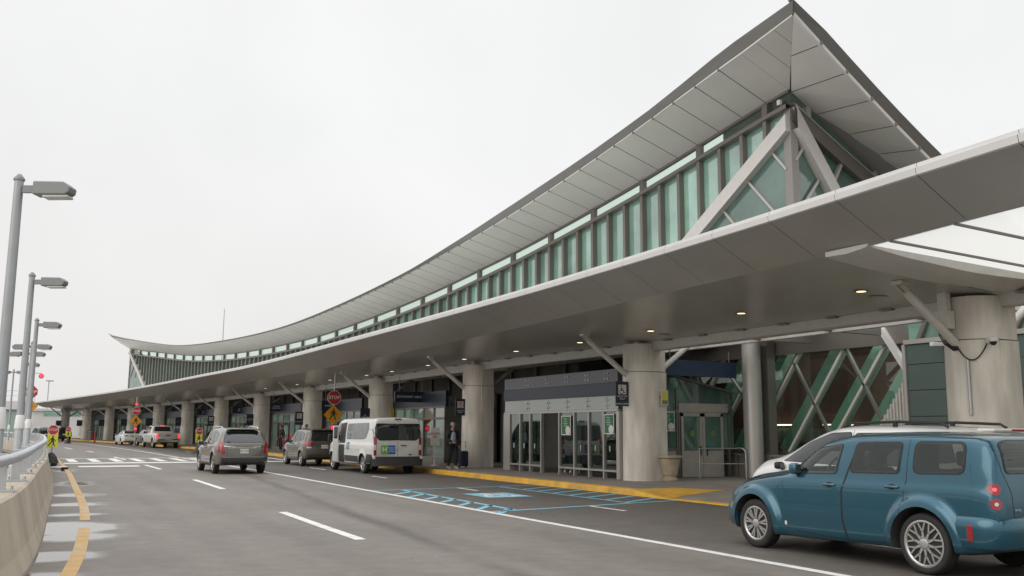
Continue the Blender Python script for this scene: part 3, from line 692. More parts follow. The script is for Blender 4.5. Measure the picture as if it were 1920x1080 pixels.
# blade signs hung under the canopy across the walk
def blade(x0, x1, y, z0, z1, txt, label, m, tsz=.16):
    t = thing('blade_sign', label, 'sign', ((x0+x1)/2,y,z0), 0, 'blade signs hung across the walk')
    p = MB(); p.box(x0,x1,y-.06,y+.06,z0,z1); p.build('panel', m, t, bevel=.01)
    p = MB(); p.tube([(x0+.25,y,z1),(x0+.25,y,4.2)], .02, 6); p.tube([(x1-.25,y,z1),(x1-.25,y,4.2)], .02, 6); p.build('hanger', M['frame'], t)
    if txt: text_part('lettering', txt, tsz, M['sign_grey'], t, ((x0+x1)/2,y-.064,(z0+z1)/2), (1,0,0), (0,-1,0), lines=.9)
    return t
blade(9.42,12.32,7.75,3.36,3.86,'','wide blank navy blade sign hung right of the planter column', M['blue_sign'])
blade(7.26,8.92,26.,2.93,3.43,'SOUTHWEST AIRLINES','navy blade sign with one line of airline lettering, right of the van', M['navy'], .145)
blade(7.75,9.65,40.,2.75,3.35,'AMERICAN AIRLINES','navy blade sign partly hidden by the red stop sign', M['navy'], .16)
blade(7.42,9.1,52.,2.89,3.47,'UNITED AIRLINES\nFRONTIER AIRLINES','navy blade sign with two lines of lettering above the taupe crossover', M['navy'], .15)
blade(6.9,8.5,63.,2.89,3.47,'JETBLUE\nAIRWAYS','small navy blade sign between the columns left of the taupe crossover', M['navy'], .17)
blade(6.0,7.6,75.,2.89,3.47,'DELTA\nAIRLINES','smallest navy blade sign, above the pale pickup', M['navy'], .17)
# plain vestibules farther along, one per bay
FV = [(29.6,23.0,'glass doorway with pale transom panes between the van and the man in the cap'),(41.5,35.,'dark doorway behind the yellow pedestrian diamond'),(53.8,47.,'doorway with bright windows left of the brown grey hatchback'),(65.5,59.,'doorway with a beige jamb above the taupe crossover roof'),(77.5,71.,'doorway right of the pale pickup'),(89.5,83.,'doorway above the pale pickup bed'),(101.5,95.,'doorway with white lit panes behind the white sedan'),(113.,107.,'small doorway left of the white sedan'),(125.,119.,'farthest doorway with a tan panel')]
random.seed(11)
for (ya, yc, lb) in FV:
    xa = cxy((ya+yc)/2)+.55; dx = (cxy(ya)-cxy(yc))
    t = thing('doorway', lb, 'doorway', (xa,(ya+yc)/2,.15), math.atan2(-dx, ya-yc), 'doorways along the terminal walk')
    L = (ya-yc)/2
    def LB(*a): q = MB(); q.box(*a); return q
    LB(0,.15,-L,L,2.55,3.25).build('sign_band', M['navy'], t, local=True)
    LB(.0,2.6,-L,-L+.1,0,2.55).build('side_panel', M['frame'], t, local=True); LB(.0,2.6,L-.1,L,0,2.55).build('side_panel', M['frame'], t, local=True)
    n = 5; f = MB()
    for i in range(n+1): y = -L+.05+(2*L-.1)*i/n; f.box(-.03,.08,y-.04,y+.04,0,2.55)
    f.box(-.03,.08,-L,L,1.95,2.05); f.box(-.03,.08,-L,L,2.48,2.56); f.box(-.03,.08,-L,L,0,.25); f.build('frame', M['frame'], t, local=True)
    for i in range(n):
        y = -L+.05+(2*L-.1)*i/n; w = (2*L-.1)/n
        LB(.02,.035,y+.04,y+w-.04,.25,1.95).build('door_pane', M['vglass'] if i % 2 else M['pane_dk'], t, local=True)
        LB(.02,.035,y+.04,y+w-.04,2.05,2.48).build('transom_pane', M['transom'] if i < 2 else M['pane'], t, local=True)
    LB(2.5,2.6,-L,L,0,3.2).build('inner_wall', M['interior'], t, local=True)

# ------------------------------------------------------------------ signs on the columns
def flag(cx, cy, w, h, z1, bot_txt, label, icon=None, top=None, dx=0., back=M['navy']):
    x1 = cx-.52+dx; x0 = x1-w; y = cy-.12
    t = thing('column_sign', label, 'sign', ((x0+x1)/2,y,z1-h), 0, 'flag signs on the columns')
    p = MB(); p.box(x0,x1,y-.02,y+.02,z1-h,z1); p.build('panel', back, t, bevel=.004)
    p = MB(); p.box(x1,x1+.14,y-.015,y+.015,z1-.12,z1-.06); p.box(x1,x1+.14,y-.015,y+.015,z1-h+.06,z1-h+.12); p.build('bracket', M['steel'], t)
    s = w*.62; cxs = (x0+x1)/2; zc = z1-.10-s/2
    if icon:
        p = MB(); p.box(cxs-s/2,cxs+s/2,y-.024,y-.021,zc-s/2,zc+s/2); f = p.build('symbol_field', M['sign_white'], t)
        p = MB()
        if icon == 'chair': wheelchair(p, (cxs-.06*s,y-.026,zc-s*.46), (1,0,0), (0,0,1), s*.92, (0,-.002,0)); p.build('symbol', M['ink'], f)
        else:
            for k in range(20):
                a, c = 2*math.pi*k/20, 2*math.pi*(k+1)/20
                p.prism([(math.cos(a)*.44,math.sin(a)*.44),(math.cos(c)*.44,math.sin(c)*.44),(math.cos(c)*.36,math.sin(c)*.36),(math.cos(a)*.36,math.sin(a)*.36)], (cxs,y-.026,zc), (s,0,0), (0,0,s), (0,-.002,0))
            p.prism([(-.27,.32),(-.32,.27),(.27,-.32),(.32,-.27)], (cxs,y-.029,zc), (s,0,0), (0,0,s), (0,-.002,0)); p.build('symbol', M['red'], f)
            text_part('lettering', 'P', s*.7, M['ink'], t, (cxs,y-.027,zc), (1,0,0), (0,-1,0), depth=.001)
    if bot_txt: text_part('lettering', bot_txt, w*.17, M['sign_white'], t, (cxs,y-.024,(z1-h+zc-s/2)/2 if icon else z1-h/2), (1,0,0), (0,-1,0), lines=.95, depth=.001)
flag(COLS[1][0], COLS[1][1], .46, .74, 3.10, 'DROP-OFF\nONLY\n\nHANDICAPPED', 'navy wheelchair drop-off sign on the column with the planter', 'chair', dx=-.02)
flag(COLS[2][0], COLS[2][1], .43, .66, 2.87, 'LOADING\nZONE', 'navy no parking sign on the column beside the man', 'nop')
SG = [('white and navy notice sign on the column behind the van','NO\nPARKING',None),('navy symbol sign on the column left of the stop sign mast','LOADING','nop'),('navy notice sign on the column behind the taupe crossover','ACTIVE\nUNLOADING\nONLY',None),('navy sign on the column at the left of the taupe crossover','LOADING','nop'),('navy sign on the column right of the pickup','ONLY',None),('tiny navy sign on the column behind the pickup','',None),('tiny navy sign on the column behind the white sedan','',None),('dark square sign on the column left of the white sedan','',None),('dark square sign on the column second from the far end','',None),('dark square sign on the farthest column','',None)]
for k, (lb, tx, ic) in enumerate(SG):
    cx_, cy_ = COLS[k+3]; flag(cx_, cy_, .52 if k < 5 else .7, .82 if k < 5 else .8, 2.72, tx, lb, ic)
t = thing('notice', 'small yellow and olive notice on the right side of the planter column', 'notice', (8.75,7.05,2.4))
p = MB(); p.box(8.72,8.98,6.96,6.975,2.40,2.84); p.build('sheet', M['sign_white'], t); p = MB(); p.box(8.75,8.96,6.95,6.958,2.55,2.82); p.build('yellow_field', M['yg'], t); p = MB(); p.box(8.75,8.96,6.95,6.958,2.43,2.545); p.build('olive_field', M['olive'], t)
# the column side strip the notice is fixed to is part of the column; add its clip so that it touches
p = MB(); p.box(8.72,8.90,6.97,7.03,2.6,2.64); p.build('clip', M['steel'], t)
t = thing('notice', 'small yellow notice strip on the right side of the column behind the van', 'notice', (8.5,30.,2.2))
p = MB(); p.box(8.54,8.72,29.94,29.97,2.2,2.75); p.build('sheet', M['yg'], t)
# planter, post sign, bin, delineator
t = thing('planter', 'tapered beige stone planter at the foot of the second column', 'planter', (8.98,6.95,.15))
p = MB(); p.lathe([(.24,0),(.25,.02),(.25,.06),(.19,.09),(.18,.15),(.22,.17),(.31,.60),(.325,.66),(.39,.69),(.395,.74),(.36,.745),(.33,.70),(.02,.68)], (0,0,0), 28); p.build('pot', M['planter'], t, smooth=True, auto=30, local=True)
p = MB(); p.lathe([(.32,.66),(.15,.70),(.01,.71)], (0,0,0), 20); p.build('soil', M['black'], t, local=True)
t = thing('post_sign', 'white board sign on a thin white post by the sidewalk doors', 'sign', (6.85,20,.15))
p = MB(); p.box(6.66,7.04,19.97,20.0,.98,1.72); p.build('panel', M['sign_white'], t); p = MB(); p.box(6.82,6.88,20.0,20.05,.15,1.7); p.lathe([(.18,0),(.18,.04)], (6.85,20.03,.15), 14); p.build('post', M['white'], t)
text_part('lettering', 'CHECK\nIN', .13, M['red'], t, (6.85,19.966,1.4), (1,0,0), (0,-1,0))
t = thing('handrail', 'steel tube handrail in front of the vestibule side doors', 'handrail', (11.3,7.4,.15))
p = MB(); p.tube([(10.35,7.25,.15),(10.35,7.25,1.07),(10.35,7.3,1.09),(12.0,7.3,1.09)], .022, 8); p.tube([(11.95,6.95,.15),(11.95,6.95,.98),(11.93,7.0,1.06),(11.9,7.12,1.10),(11.86,7.3,1.09)], .026, 10); p.tube([(10.35,7.28,.62),(11.95,7.0,.62)], .016, 8); p.build('rail', M['steel'], t, smooth=True, auto=50)
t = thing('litter_bin', 'dark litter bin left of the white sedan', 'bin', (-.6,112,.15)); p = MB(); p.lathe([(.42,0),(.45,.9),(.47,.95),(.47,1.15),(.3,1.2)], (-.6,112,.15), 16); p.build('drum', M['frame'], t); p = MB(); p.lathe([(.3,1.2),(.2,1.28)], (-.6,112,.15), 16); p.build('lid', M['black'], t)
t = thing('delineator', 'red flexible delineator post by the kerb near the white sedan', 'delineator post', (-.9,100,0)); p = MB(); p.tube([(-.9,100,.03),(-.9,100,1.3)], .09, 10); p.build('tube', M['red'], t); p = MB(); p.lathe([(.2,0),(.2,.03)], (-.9,100,0), 12); p.build('base', M['black'], t)
# ------------------------------------------------------------------ recessed main hall behind the first columns
h = thing('hall_front', 'recessed hall front of slanting green mullions over a dark red interior', 'glass front', (13.4,6,.15))
XH = 13.4
p = MB(); p.box(XH+.02,XH+.035,1.7,16.,1.0,4.62); p.build('glass', M['hall_glass'], h)
def clipbar(y0, z0, y1, z1, w, d, x=XH):
    q = MB(); q.obox((x,y0,z0),(x,y1,z1),w,d,(1,0,0)); return q
LO, HI = 1.0, 4.62
sl = (4.46-1.45)/(3.83-6.17)      # z per y of the light slanting mullions
for y in (6.5,4.95,3.45,2.35,8.3,10.2,12.0,13.6):
    yt = y+(HI-LO)/sl; zt = HI
    if yt < 1.75: zt = LO+(y-1.75)*-sl; yt = 1.75
    clipbar(y, LO, yt, zt, .09, .14).build('light_mullion', M['strut'], h)
for (y0,z0,y1,z1) in ((6.16,3.81,4.75,1.5),(4.14,4.33,2.75,1.85),(9.3,3.6,8.1,2.3),(11.5,4.3,10.1,2.0)): clipbar(y0,z0,y1,z1,.08,.10,XH-.02).build('dark_mullion', M['frame'], h)
for y in (7.3,5.6,4.1,2.9,9.6,11.6):
    yt = y+(HI-LO)/sl; zt = HI
    if yt < 1.8: zt = LO+(y-1.8)*-sl; yt = 1.8
    q = MB(); q.obox((XH+1.0,y+.4,LO),(XH+1.0,yt+.4,zt),.34,.34,(1,0,0)); q.build('green_beam', M['int_green'], h)
p = MB(); p.box(XH+3.4,XH+3.5,-8,18,.15,4.6); p.build('back_wall', M['int_red'], h)
p = MB(); p.box(XH-2.,XH+3.5,16.05,16.2,.15,4.8); p.build('end_partition', M['interior'], h)
p = MB(); p.box(XH,XH+3.4,1.6,18,.15,.2); p.build('hall_floor', M['interior'], h)
p = MB(); p.box(XH+3.2,XH+3.38,2.5,15,1.25,1.75); p.build('counter', M['interior'], h)
for y in (4.2,6.8,9.4): 
    p = MB(); p.box(XH+3.1,XH+3.18,y,y+1.3,1.86,1.90); p.build('strip_lamp', emit('hall_strip_lamp', (1,.85,.6), 4.) if y < 5 else bpy.data.materials['hall_strip_lamp'], h)
p = MB(); p.box(XH-.06,XH+.1,1.7,16,.9,1.02); p.build('sill', M['frame'], h); p = MB(); p.box(XH-.02,XH+.08,1.7,16,.15,.9); p.build('stall_riser', M['interior'], h)
M['hall_fill'] = emit('hall_fill_glow', (1,.95,.87), 6.)  # glowing panels added to brighten the hall, kept unseen above the head beam
for y in (3.2,6.,8.8,11.6):
    for x in (XH+.9, XH+2.4): p = MB(); p.box(x-.3,x+.3,y-.6,y+.6,4.57,4.60); lf = p.build('fill_panel', M['frame'], h); p = MB(); p.box(x-.27,x+.27,y-.57,y+.57,4.555,4.567); p.build('fill_diffuser', M['hall_fill'], lf)
p = MB(); p.box(XH-.22,XH-.05,1.7,16,4.08,4.61); p.build('head_beam', M['frame'], h)
# ledge wall
w = thing('ledge_wall', 'low concrete ledge wall in front of the hall glass', 'low wall', (12.9,6,.15)); p = MB(); p.box(12.75,13.05,2.0,9.8,.15,.84); p.box(12.72,13.08,1.95,9.85,.841,.90); p.build('wall', M['concrete_walk'], w)
p = MB(); 
for y in (3.4,5.0,6.6,8.2): p.box(12.742,12.75,y,y+.03,.16,.84)
p.build('joint', M['seam'], w)
for (x, y, r, lb) in ((12.35,7.0,.30,'round steel column before the hall glass'),(12.95,6.9,.16,'slim square steel post before the hall glass')):
    t = thing('steel_column', lb, 'column', (x,y,.15))
    p = MB()
    if r > .2: p.lathe([(r,0),(r,4.3)], (x,y,.15), 28)
    else: p.box(x-r,x+r,y-r,y+r,.15,4.5)
    p.build('shaft', M['frame_lt'] if r > .2 else M['frame'], t, smooth=True, auto=40)
    p = MB(); p.lathe([(r+.04,0),(r+.04,.05)], (x,y,.15), 20); p.build('base_ring', M['frame'], t)
# green panel wall right of the hall, with its fluted wedge and slanted clerestory
g = thing('panel_wall', 'dark green metal panel wall behind the nearest column', 'wall', (13,-6,.15))
XG = 13.0; zs = [.15,1.35,2.05,2.75,3.45,4.0]
for a, c in zip(zs[:-1], zs[1:]): p = MB(); p.box(XG,XG+.1,-16,1.55,a+.008,c-.008); p.build('panel', M['greenwall'], g, bevel=.004)
p = MB(); p.box(XG+.03,XG+.12,-16,1.6,.15,4.0); p.build('backing', M['seam'], g)
p = MB(); p.box(XG-.05,XG+.12,-16,1.6,4.005,4.13); p.box(XG-.05,XG+.12,1.56,1.66,.15,4.0); p.build('trim', M['frame_lt'], g)
p = MB(); p.prism([(1.7,.9),(3.55,.9),(1.7,3.35)], (XG+.35,0,0), (0,1,0), (0,0,1), (.05,0,0))
y = 1.75
while y < 3.5: z1 = .9+(3.55-y)*(3.35-.9)/1.85; p.box(XG+.30,XG+.35,y,y+.05,.9,z1); y += .11
p.build('fluted_wedge', M['strut'], g)
p = MB(); p.obox((XG+.1,2.45,4.55),(XG+.1,1.65,3.35),.16,.16,(1,0,0)); p.build('slant_brace', M['fascia'], g)
p = MB(); p.box(XG+.2,XG+.22,-16,1.6,4.13,4.6); p.build('slant_window', M['pane'], g)
for y in (1.2,.5,-.2,-.9,-1.6,-2.3): p = MB(); p.obox((XG+.12,y,4.13),(XG+.12,y-.25,4.6),.12,.12,(1,0,0)); p.build('slant_mullion', M['frame'], g)
# plain storefront wall behind the far vestibules
s = thing('storefront_wall', 'dark recessed storefront wall behind the doorways', 'wall', (9,60,.15))
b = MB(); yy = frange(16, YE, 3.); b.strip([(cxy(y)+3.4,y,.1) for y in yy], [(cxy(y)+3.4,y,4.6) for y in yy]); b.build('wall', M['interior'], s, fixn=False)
y = 17.
while y < 100:
    p = MB(); p.box(cxy(y)+3.25,cxy(y)+3.38,y-.06,y+.06,.15,4.4); p.build('mullion', M['frame'], s); y += 2.4
for y in (19.5,21.,33.,57,69.): p = MB(); p.box(cxy(y)+3.3,cxy(y)+3.33,y-.6,y+.6,.6,2.5); p.build('window_pane', M['pane'], s)
# ------------------------------------------------------------------ terminal: the upper glazed storey under the swept roof
WX = [11.66,11.47,11.28,11.08,10.88,10.68,10.47,10.26,10.04,9.81,9.57,9.33,9.08,8.81,8.54,8.26,7.96,7.65,7.32,6.99,6.63,6.26,5.88,5.47,5.05,4.61,4.15,3.67,3.17,2.65,2.10]
WY = [5.14,8.18,11.23,14.27,17.31,20.36,23.40,26.44,29.48,32.53,35.57,38.61,41.65,44.68,47.72,50.76,53.79,56.83,59.86,62.89,65.92,68.95,71.98,75.00,78.02,81.04,84.05,87.06,90.07,93.08,96.08]
UX = [(-.31,11.72)]+[(i, x) for i, x in enumerate(WX)]+[(30.3,1.93)]
UY = [(-.31,4.2)]+[(i, y) for i, y in enumerate(WY)]+[(30.3,97.0)]
ZT = [(-.31,11.97),(0,11.83),(1,11.29),(2,10.76),(3,10.3),(4,9.88),(5,9.5),(6,9.18),(7,8.87),(8,8.61),(9,8.39),(10,8.2),(11,8.04),(12,7.9),(13,7.79),(14,7.74),(15,7.72),(16,7.72),(17,7.74),(19,7.85),(21,8.08),(23,8.42),(25,8.92),(27,9.5),(29,10.08),(30.3,10.55)]
FZ = [(-.31,1.05),(.45,.9),(.67,.82),(3.85,.76),(7.8,.52),(10.9,.52),(15.1,.62),(18.6,.74),(21.75,.78),(24.1,.92),(26.65,1.08),(29.4,1.3),(30.3,1.35)]
def WP(u): return Vector((interp(UX,u,False) if 0 <= u <= 30 else interp(UX,u,False), interp(UY,u,False), 0))
def WN(u):  # outward normal
    a, b = WP(max(u-.3,-.3)), WP(min(u+.3,30.3)); d = (b-a).normalized(); return Vector((-d.y, d.x, 0)), d
zt = lambda u: interp(ZT, u)
EO = [(-.31,.70),(0,.67),(1,.60),(2,.56),(4,.49),(11,.49),(15,.55),(18.6,.65),(21.75,.71),(24.1,.82),(26.65,.95),(29,1.06),(30.3,1.12)]
eo = lambda u: interp(EO, u)
U0, U1 = -.31, 30.3
T = thing('airport_terminal', 'airport terminal with an upswept pointed roof over a long green glass upper storey', 'terminal', (11,50,5))
def at(u, out, z, al=0.):
    n, d = WN(u); p = WP(u)+n*out+d*al; return Vector((p.x, p.y, z))
def edge(u, out, dz):
    """roof line; the ends are mitred out past the corner walls"""
    al = 0.
    if u <= U0+1e-6: al = -out
    if u >= U1-1e-6: al = out
    return at(u, out, zt(u)+dz, al)
us = sorted(set([U0, U1]+[i/2 for i in range(0, 61)]))
ZB_ = 5.3     # glass continues behind the canopy down to here
braceZ = lambda y: 11.02-(y-4.2)*.643
# corner posts
for (u, s) in ((U0, 1), (U1, -1)):
    n, d = WN(u); c = WP(u)-n*.10+d*.12*s; q = MB(); q.box(c.x-.15,c.x+.15,c.y-.15,c.y+.15,ZB_,zt(u)-.6); q.build('corner_post', M['corner'], T, bevel=.01)
# window bays: post, head, transom; panes and fins hang under each bay
def braced(y): # lowest z of the fins near either end
    return max(ZB_, braceZ(y)+.1 if y < 14 else 0, 10.2-(96.9-y)*.643+.1 if y > 86 else 0)
for k in range(-1, 31):
    a, c = (k, k+1)
    if k == -1: a = U0
    if k == 30: c = U1
    q = MB(); n, d = WN((a+c)/2)
    pA = at(a, 0, 0); pC = at(c, 0, 0)
    za, zc = zt(a), zt(c)
    # transom and head follow the roof curve
    for (lo, hi, o0, o1) in ((-.60,-.47,-.04,.20), (-.06,.02,-.04,.06)):
        rows = [[at(u,o0,zt(u)+lo), at(u,o1,zt(u)+lo), at(u,o1,zt(u)+hi), at(u,o0,zt(u)+hi)] for u in (a, (a+c)/2, c)]
        q.sweep(rows, True)
    if 0 <= k: 
        p = at(a, 0, 0); rows = []
        for al in (-.11, .11): rows.append([at(a,-.05,za-.47,al), at(a,.12,za-.47,al), at(a,.12,za-.05,al), at(a,-.05,za-.05,al)])
        q.sweep(rows, True); q.add(rows[0]+rows[1], [(0,1,2,3),(4,5,6,7)])
    bay = q.build('window_bay', M['frame'], T)
    q = MB(); rows = [[at(u,-.02,zt(u)-.49), at(u,-.02,zt(u)-.04)] for u in (a, (a+c)/2, c)]; q.sweep(rows); q.build('clerestory_pane', M['clere'], bay, fixn=False)
    m_ = 3 if 0 <= k < 30 else 1
    for j in range(m_):
        u0 = a+(c-a)*j/m_; u1 = a+(c-a)*(j+1)/m_
        q = MB(); q.add([at(u0,-.06,ZB_), at(u1,-.06,ZB_), at(u1,-.06,zt(u1)-.58), at(u0,-.06,zt(u0)-.58)], [(0,1,2,3)]); q.build('pane', M['pane'], bay, fixn=False)
        if 0 <= k:
            um = u0; y = WP(um).y; lo = braced(y)
            if lo < zt(um)-.8:
                q = MB(); vs = []
                for (al, o) in ((-.07,-.06),(.07,-.06),(.07,.15),(-.07,.15)):
                    vs += [at(um,o,lo,al), at(um,o,zt(um)-.58,al)]
                q.add(vs, [(0,1,3,2),(2,3,5,4),(4,5,7,6),(6,7,1,0),(1,7,5,3),(0,2,4,6)]); q.build('fin', M['frame'], bay)
# corner glazing under the braces
def brace_end(u, s, zc, nm):
    n, d = WN(u); d = d*s
    A = at(u,.16,zc-.15); L = (zc-ZB_)/.643+.4
    Bq = A+d*L+Vector((0,0,-L*.643))
    # keep to the curved wall
    pts = []
    for t in range(7):
        q = A.lerp(Bq, t/6); 
        if s > 0: uu = min(max((q.y-WY[0])/3.045, U0), U1)
        else: uu = min(max((q.y-WY[0])/3.045, U0), U1)
        w = at(uu,.14,q.z); pts.append(Vector((w.x, w.y, q.z)))
    m = MB(); dn = Vector((0,0,-1))
    m.sweep([[p+n*.10+Vector((0,0,.30)), p+n*.10-Vector((0,0,.22)), p-n*.25-Vector((0,0,.22)), p-n*.25+Vector((0,0,.30))] for p in pts], True); m.add([pts[0]+n*.10+Vector((0,0,.30)), pts[0]+n*.10-Vector((0,0,.22)), pts[0]-n*.25-Vector((0,0,.22)), pts[0]-n*.25+Vector((0,0,.30))], [(0,1,2,3)])
    br = m.build('corner_brace', M['brace'], T)
    m = MB()
    for (l0, f0, l1, f1) in ((.85,10.3,.2,9.5),(1.9,9.6,.62,8.15),(3.0,8.85,2.35,8.1)):   # distance from the corner, height
        a_ = at(u+s*l0/3.045,.03,f0-11.02+zc); b2 = at(u+s*l1/3.045,.03,f1-11.02+zc); m.obox(a_, b2, .07, .09, tuple(n))
    m.build('corner_muntin', M['frame_lt'], T)
    m = MB(); m.add([pts[0]-n*.16, pts[-1]-n*.16, at(u,-.02,ZB_)], [(0,1,2)]); m.build('corner_pane', M['end_pane'], T)
brace_end(U0, 1, 11.02, 'near'); brace_end(U1, -1, 10.15, 'far')
# end walls (towards the camera and the far one)
def end_wall(u, s):
    n, d = WN(u); d = d*s; c = WP(u); iv = -n; ov = 2.0 if s > 0 else .5; ex = 0 if s > 0 else .08      # runs inwards along iv
    zl = lambda m: zt(u)-.52*m+.0095*m*m if m < 22 else zt(u)-6.84
    ms = frange(0, 22, 1.1)
    P = lambda m, o, z: c+iv*m-d*o+Vector((0,0,z))
    q = MB(); q.sweep([[P(m,-.06,4.9), P(m,-.06,max(5.,zl(m)-.5))] for m in ms]); q.build('end_pane', M['end_pane'], T, fixn=False)
    q = MB(); q.sweep([[P(m,-.02,zl(m)-.48), P(m,-.02,zl(m)-.03)] for m in ms]); q.build('end_clerestory_pane', M['pane_dk'], T, fixn=False)
    q = MB(); q.sweep([[P(m,-.05,zl(m)-.98), P(m,.16,zl(m)-.98), P(m,.16,zl(m)-.52), P(m,-.05,zl(m)-.52)] for m in ms], True); q.build('end_band', M['frame'], T)
    q = MB(); q.sweep([[P(m,-.02,zl(m)-.51), P(m,.19,zl(m)-.51), P(m,.19,zl(m)-.46), P(m,-.02,zl(m)-.46)] for m in ms], True)
    for m in (.75, 3.8, 6.9, 10.0): q.obox(P(m,.04,zl(m)-.5), P(m,.04,zl(m)-.02), .10, .12)
    q.build('end_trim', M['frame_lt'], T)
    q = MB(); A = P(0.05,.12,zt(u)-1.0); B = P(4.6,.12,zt(u)-1.0-4.6*1.28); q.sweep([[A-d*.10+Vector((0,0,.45)), A-d*.10-Vector((0,0,.25)), A+d*.2-Vector((0,0,.25)), A+d*.2+Vector((0,0,.45))], [B-d*.10+Vector((0,0,.45)), B-d*.10-Vector((0,0,.25)), B+d*.2-Vector((0,0,.25)), B+d*.2+Vector((0,0,.45))]], True); q.build('end_brace', M['brace'], T)
    q = MB(); q.obox(P(.5,.03,10.25), P(.1,.03,9.75), .05, .08); q.obox(P(1.15,.03,9.35), P(.45,.03,8.5), .05, .08); q.obox(P(2.2,.03,10.05), P(1.3,.03,8.6), .13, .10); q.build('end_muntin', M['frame_lt'], T)
    # roof overhang on this end
    up = lambda m: zt(u)+.48+.55-.62*m+.0115*m*m
    m0 = -2.0
    mm = frange(m0, 22, 1.03)
    def soff(m):
        t = max(0, m); g_ = max(0,-m)/2.; e = c-d*ov+iv*m; e.z = zt(u)+1.13+ex - .60*(m+2.0)+.0115*max(0,m)**2; w = c+iv*t; w.z = zl(t)
        if m < 0: w = c+iv*m-d*ov*g_; w.z = zt(u)+(1.13+ex)*g_
        return w, e
    q = MB(); seq = mm
    for a, b_ in zip(seq[:-1], seq[1:]):
        w0, e0 = soff(a+.012); w1, e1 = soff(b_-.012); q.add([w0, w1, e1, e0], [(0,1,2,3)])
    q.build('end_soffit', M['roof_soffit'], T, fixn=False)
    q = MB(); A = []; Bb = []; Cc = []
    for m in mm:
        w, e = soff(m); A.append(e+Vector((0,0,.0))); f = c-d*(ov+.25)+iv*(m-.25 if m == m0 else m); f.z = e.z+.33; Bb.append(f); g = Vector(f); g += d*.2; g.z += .03; Cc.append(g)
    q.sweep([[a-d*.03+Vector((0,0,.085)), b_, g] for a, b_, g in zip(A, Bb, Cc)]); q.build('end_fascia', M['roof_edge'], T, fixn=False)
    q = MB(); q.sweep([[a-d*.03, a-d*.06+Vector((0,0,.085)), a+d*.05+Vector((0,0,.085)), a+d*.05] for a in A], True); q.build('end_sky_slot', M['fascia'], T)  # white strip stands in for bright sky through the open edge slot
    for m in mm[1:-1]: a = soff(m)[1]; q = MB(); q.obox(a-d*.075+Vector((0,0,-.02)), a-d*.075+Vector((0,0,.10)), .05, .04, tuple(iv)); q.build('edge_bracket', M['frame'], T)
    q = MB(); q.sweep([[soff(m)[0]+Vector((0,0,.03)), soff(m)[1]+Vector((0,0,.03))] for m in mm]); q.build('end_backing', M['seam'], T, fixn=False)
    q = MB(); q.sweep([[c-d*(ov+.05)+iv*m+Vector((0,0,soff(m)[1].z+.36)), c+d*1.2+iv*max(m,-.3)+Vector((0,0,soff(m)[1].z+.02)), c+d*3.2+iv*max(m,.3)+Vector((0,0,soff(m)[1].z-.55))] for m in mm]); q.build('end_roof_blade', M['roof'], T, fixn=False) if s > 0 else None
    return soff
end_wall(U0, 1); end_wall(U1, -1)
# front overhang: panelled soffit, bright edge, grey fascia
STEP = .3415
uj = [U0]; u = .0
while u < 30.2: uj.append(u); u += STEP
uj.append(U1)
q = MB()
for a, c in zip(uj[:-1], uj[1:]):
    g = .0042; a2 = a if a == U0 else a+g; c2 = c if c == U1 else c-g
    for r0, r1 in ((a2, (a2+c2)/2), ((a2+c2)/2, c2)):
        q.add([at(r0,0,zt(r0)), at(r1,0,zt(r1)), at(r1,2.0,zt(r1)+eo(r1)), at(r0,2.0,zt(r0)+eo(r0))], [(0,1,2,3)])
for (u, s) in ((U0,-1),(U1,1)):      # mitred panels past the corner
    cuts = [0,.62,1.3,2.0]
    for a, c in zip(cuts[:-1], cuts[1:]):
        a += .006; c -= .006 if c < 2 else 0; k_ = .25 if s > 0 else 1.; tp = 1.20 if s > 0 else 1.12; ze = lambda v: zt(u)+eo(u)+(tp-eo(u))*v/2; zm = lambda v: zt(u)+tp*v/2
        q.add([at(u,a,zm(a),s*a*k_), at(u,c,zm(c),s*c*k_), at(u,2.0,ze(c),s*c*k_), at(u,2.0,ze(a),s*a*k_)], [(0,1,2,3)])
def EZ(u, base):  # edge height eases up to the raised tips
    return base
q.build('soffit', M['roof_soffit'], T, fixn=False)
RU = [(U0,True)]+[(u,False) for u in us]+[(U1,True)]      # tips first and last
def ept(u, tip, out, dz, dt):
    return at(u, out, zt(u)+((dt+(.08 if u > 15 else 0)) if tip else dz), (out*.25 if u > 15 else -out) if tip else 0.)
q = MB(); q.sweep([[at(u,0,zt(u)+.03), ept(u,tip,2.0,eo(u)+.03,1.15)] for u, tip in RU]); q.build('soffit_backing', M['seam'], T, fixn=False)
q = MB(); rows = []
for u, tip in RU:
    e = ept(u,tip,2.0,eo(u),1.12); n, d = WN(u); rows.append([e+n*.03, e+n*.03+Vector((0,0,.045)), e-n*.05+Vector((0,0,.045)), e-n*.05])
q.sweep(rows, True); q.build('edge_trim', M['fascia'], T)
for u in uj[1:36]: a = at(u,2.02,zt(u)+eo(u)); q = MB(); n, d = WN(u); q.obox(a-Vector((0,0,.03)), a+Vector((0,0,.09)), .05, .05, tuple(n)); q.build('edge_bracket', M['frame'], T)
fz = lambda u: max(interp(FZ, u), eo(u)+.06)
q = MB(); q.sweep([[ept(u,tip,2.0,eo(u)+.045,1.165), ept(u,tip,2.25,fz(u),1.42), ept(u,tip,2.05,fz(u)+.03,1.45)] for u, tip in RU]); q.build('roof_fascia', M['roof_edge'], T, fixn=False)
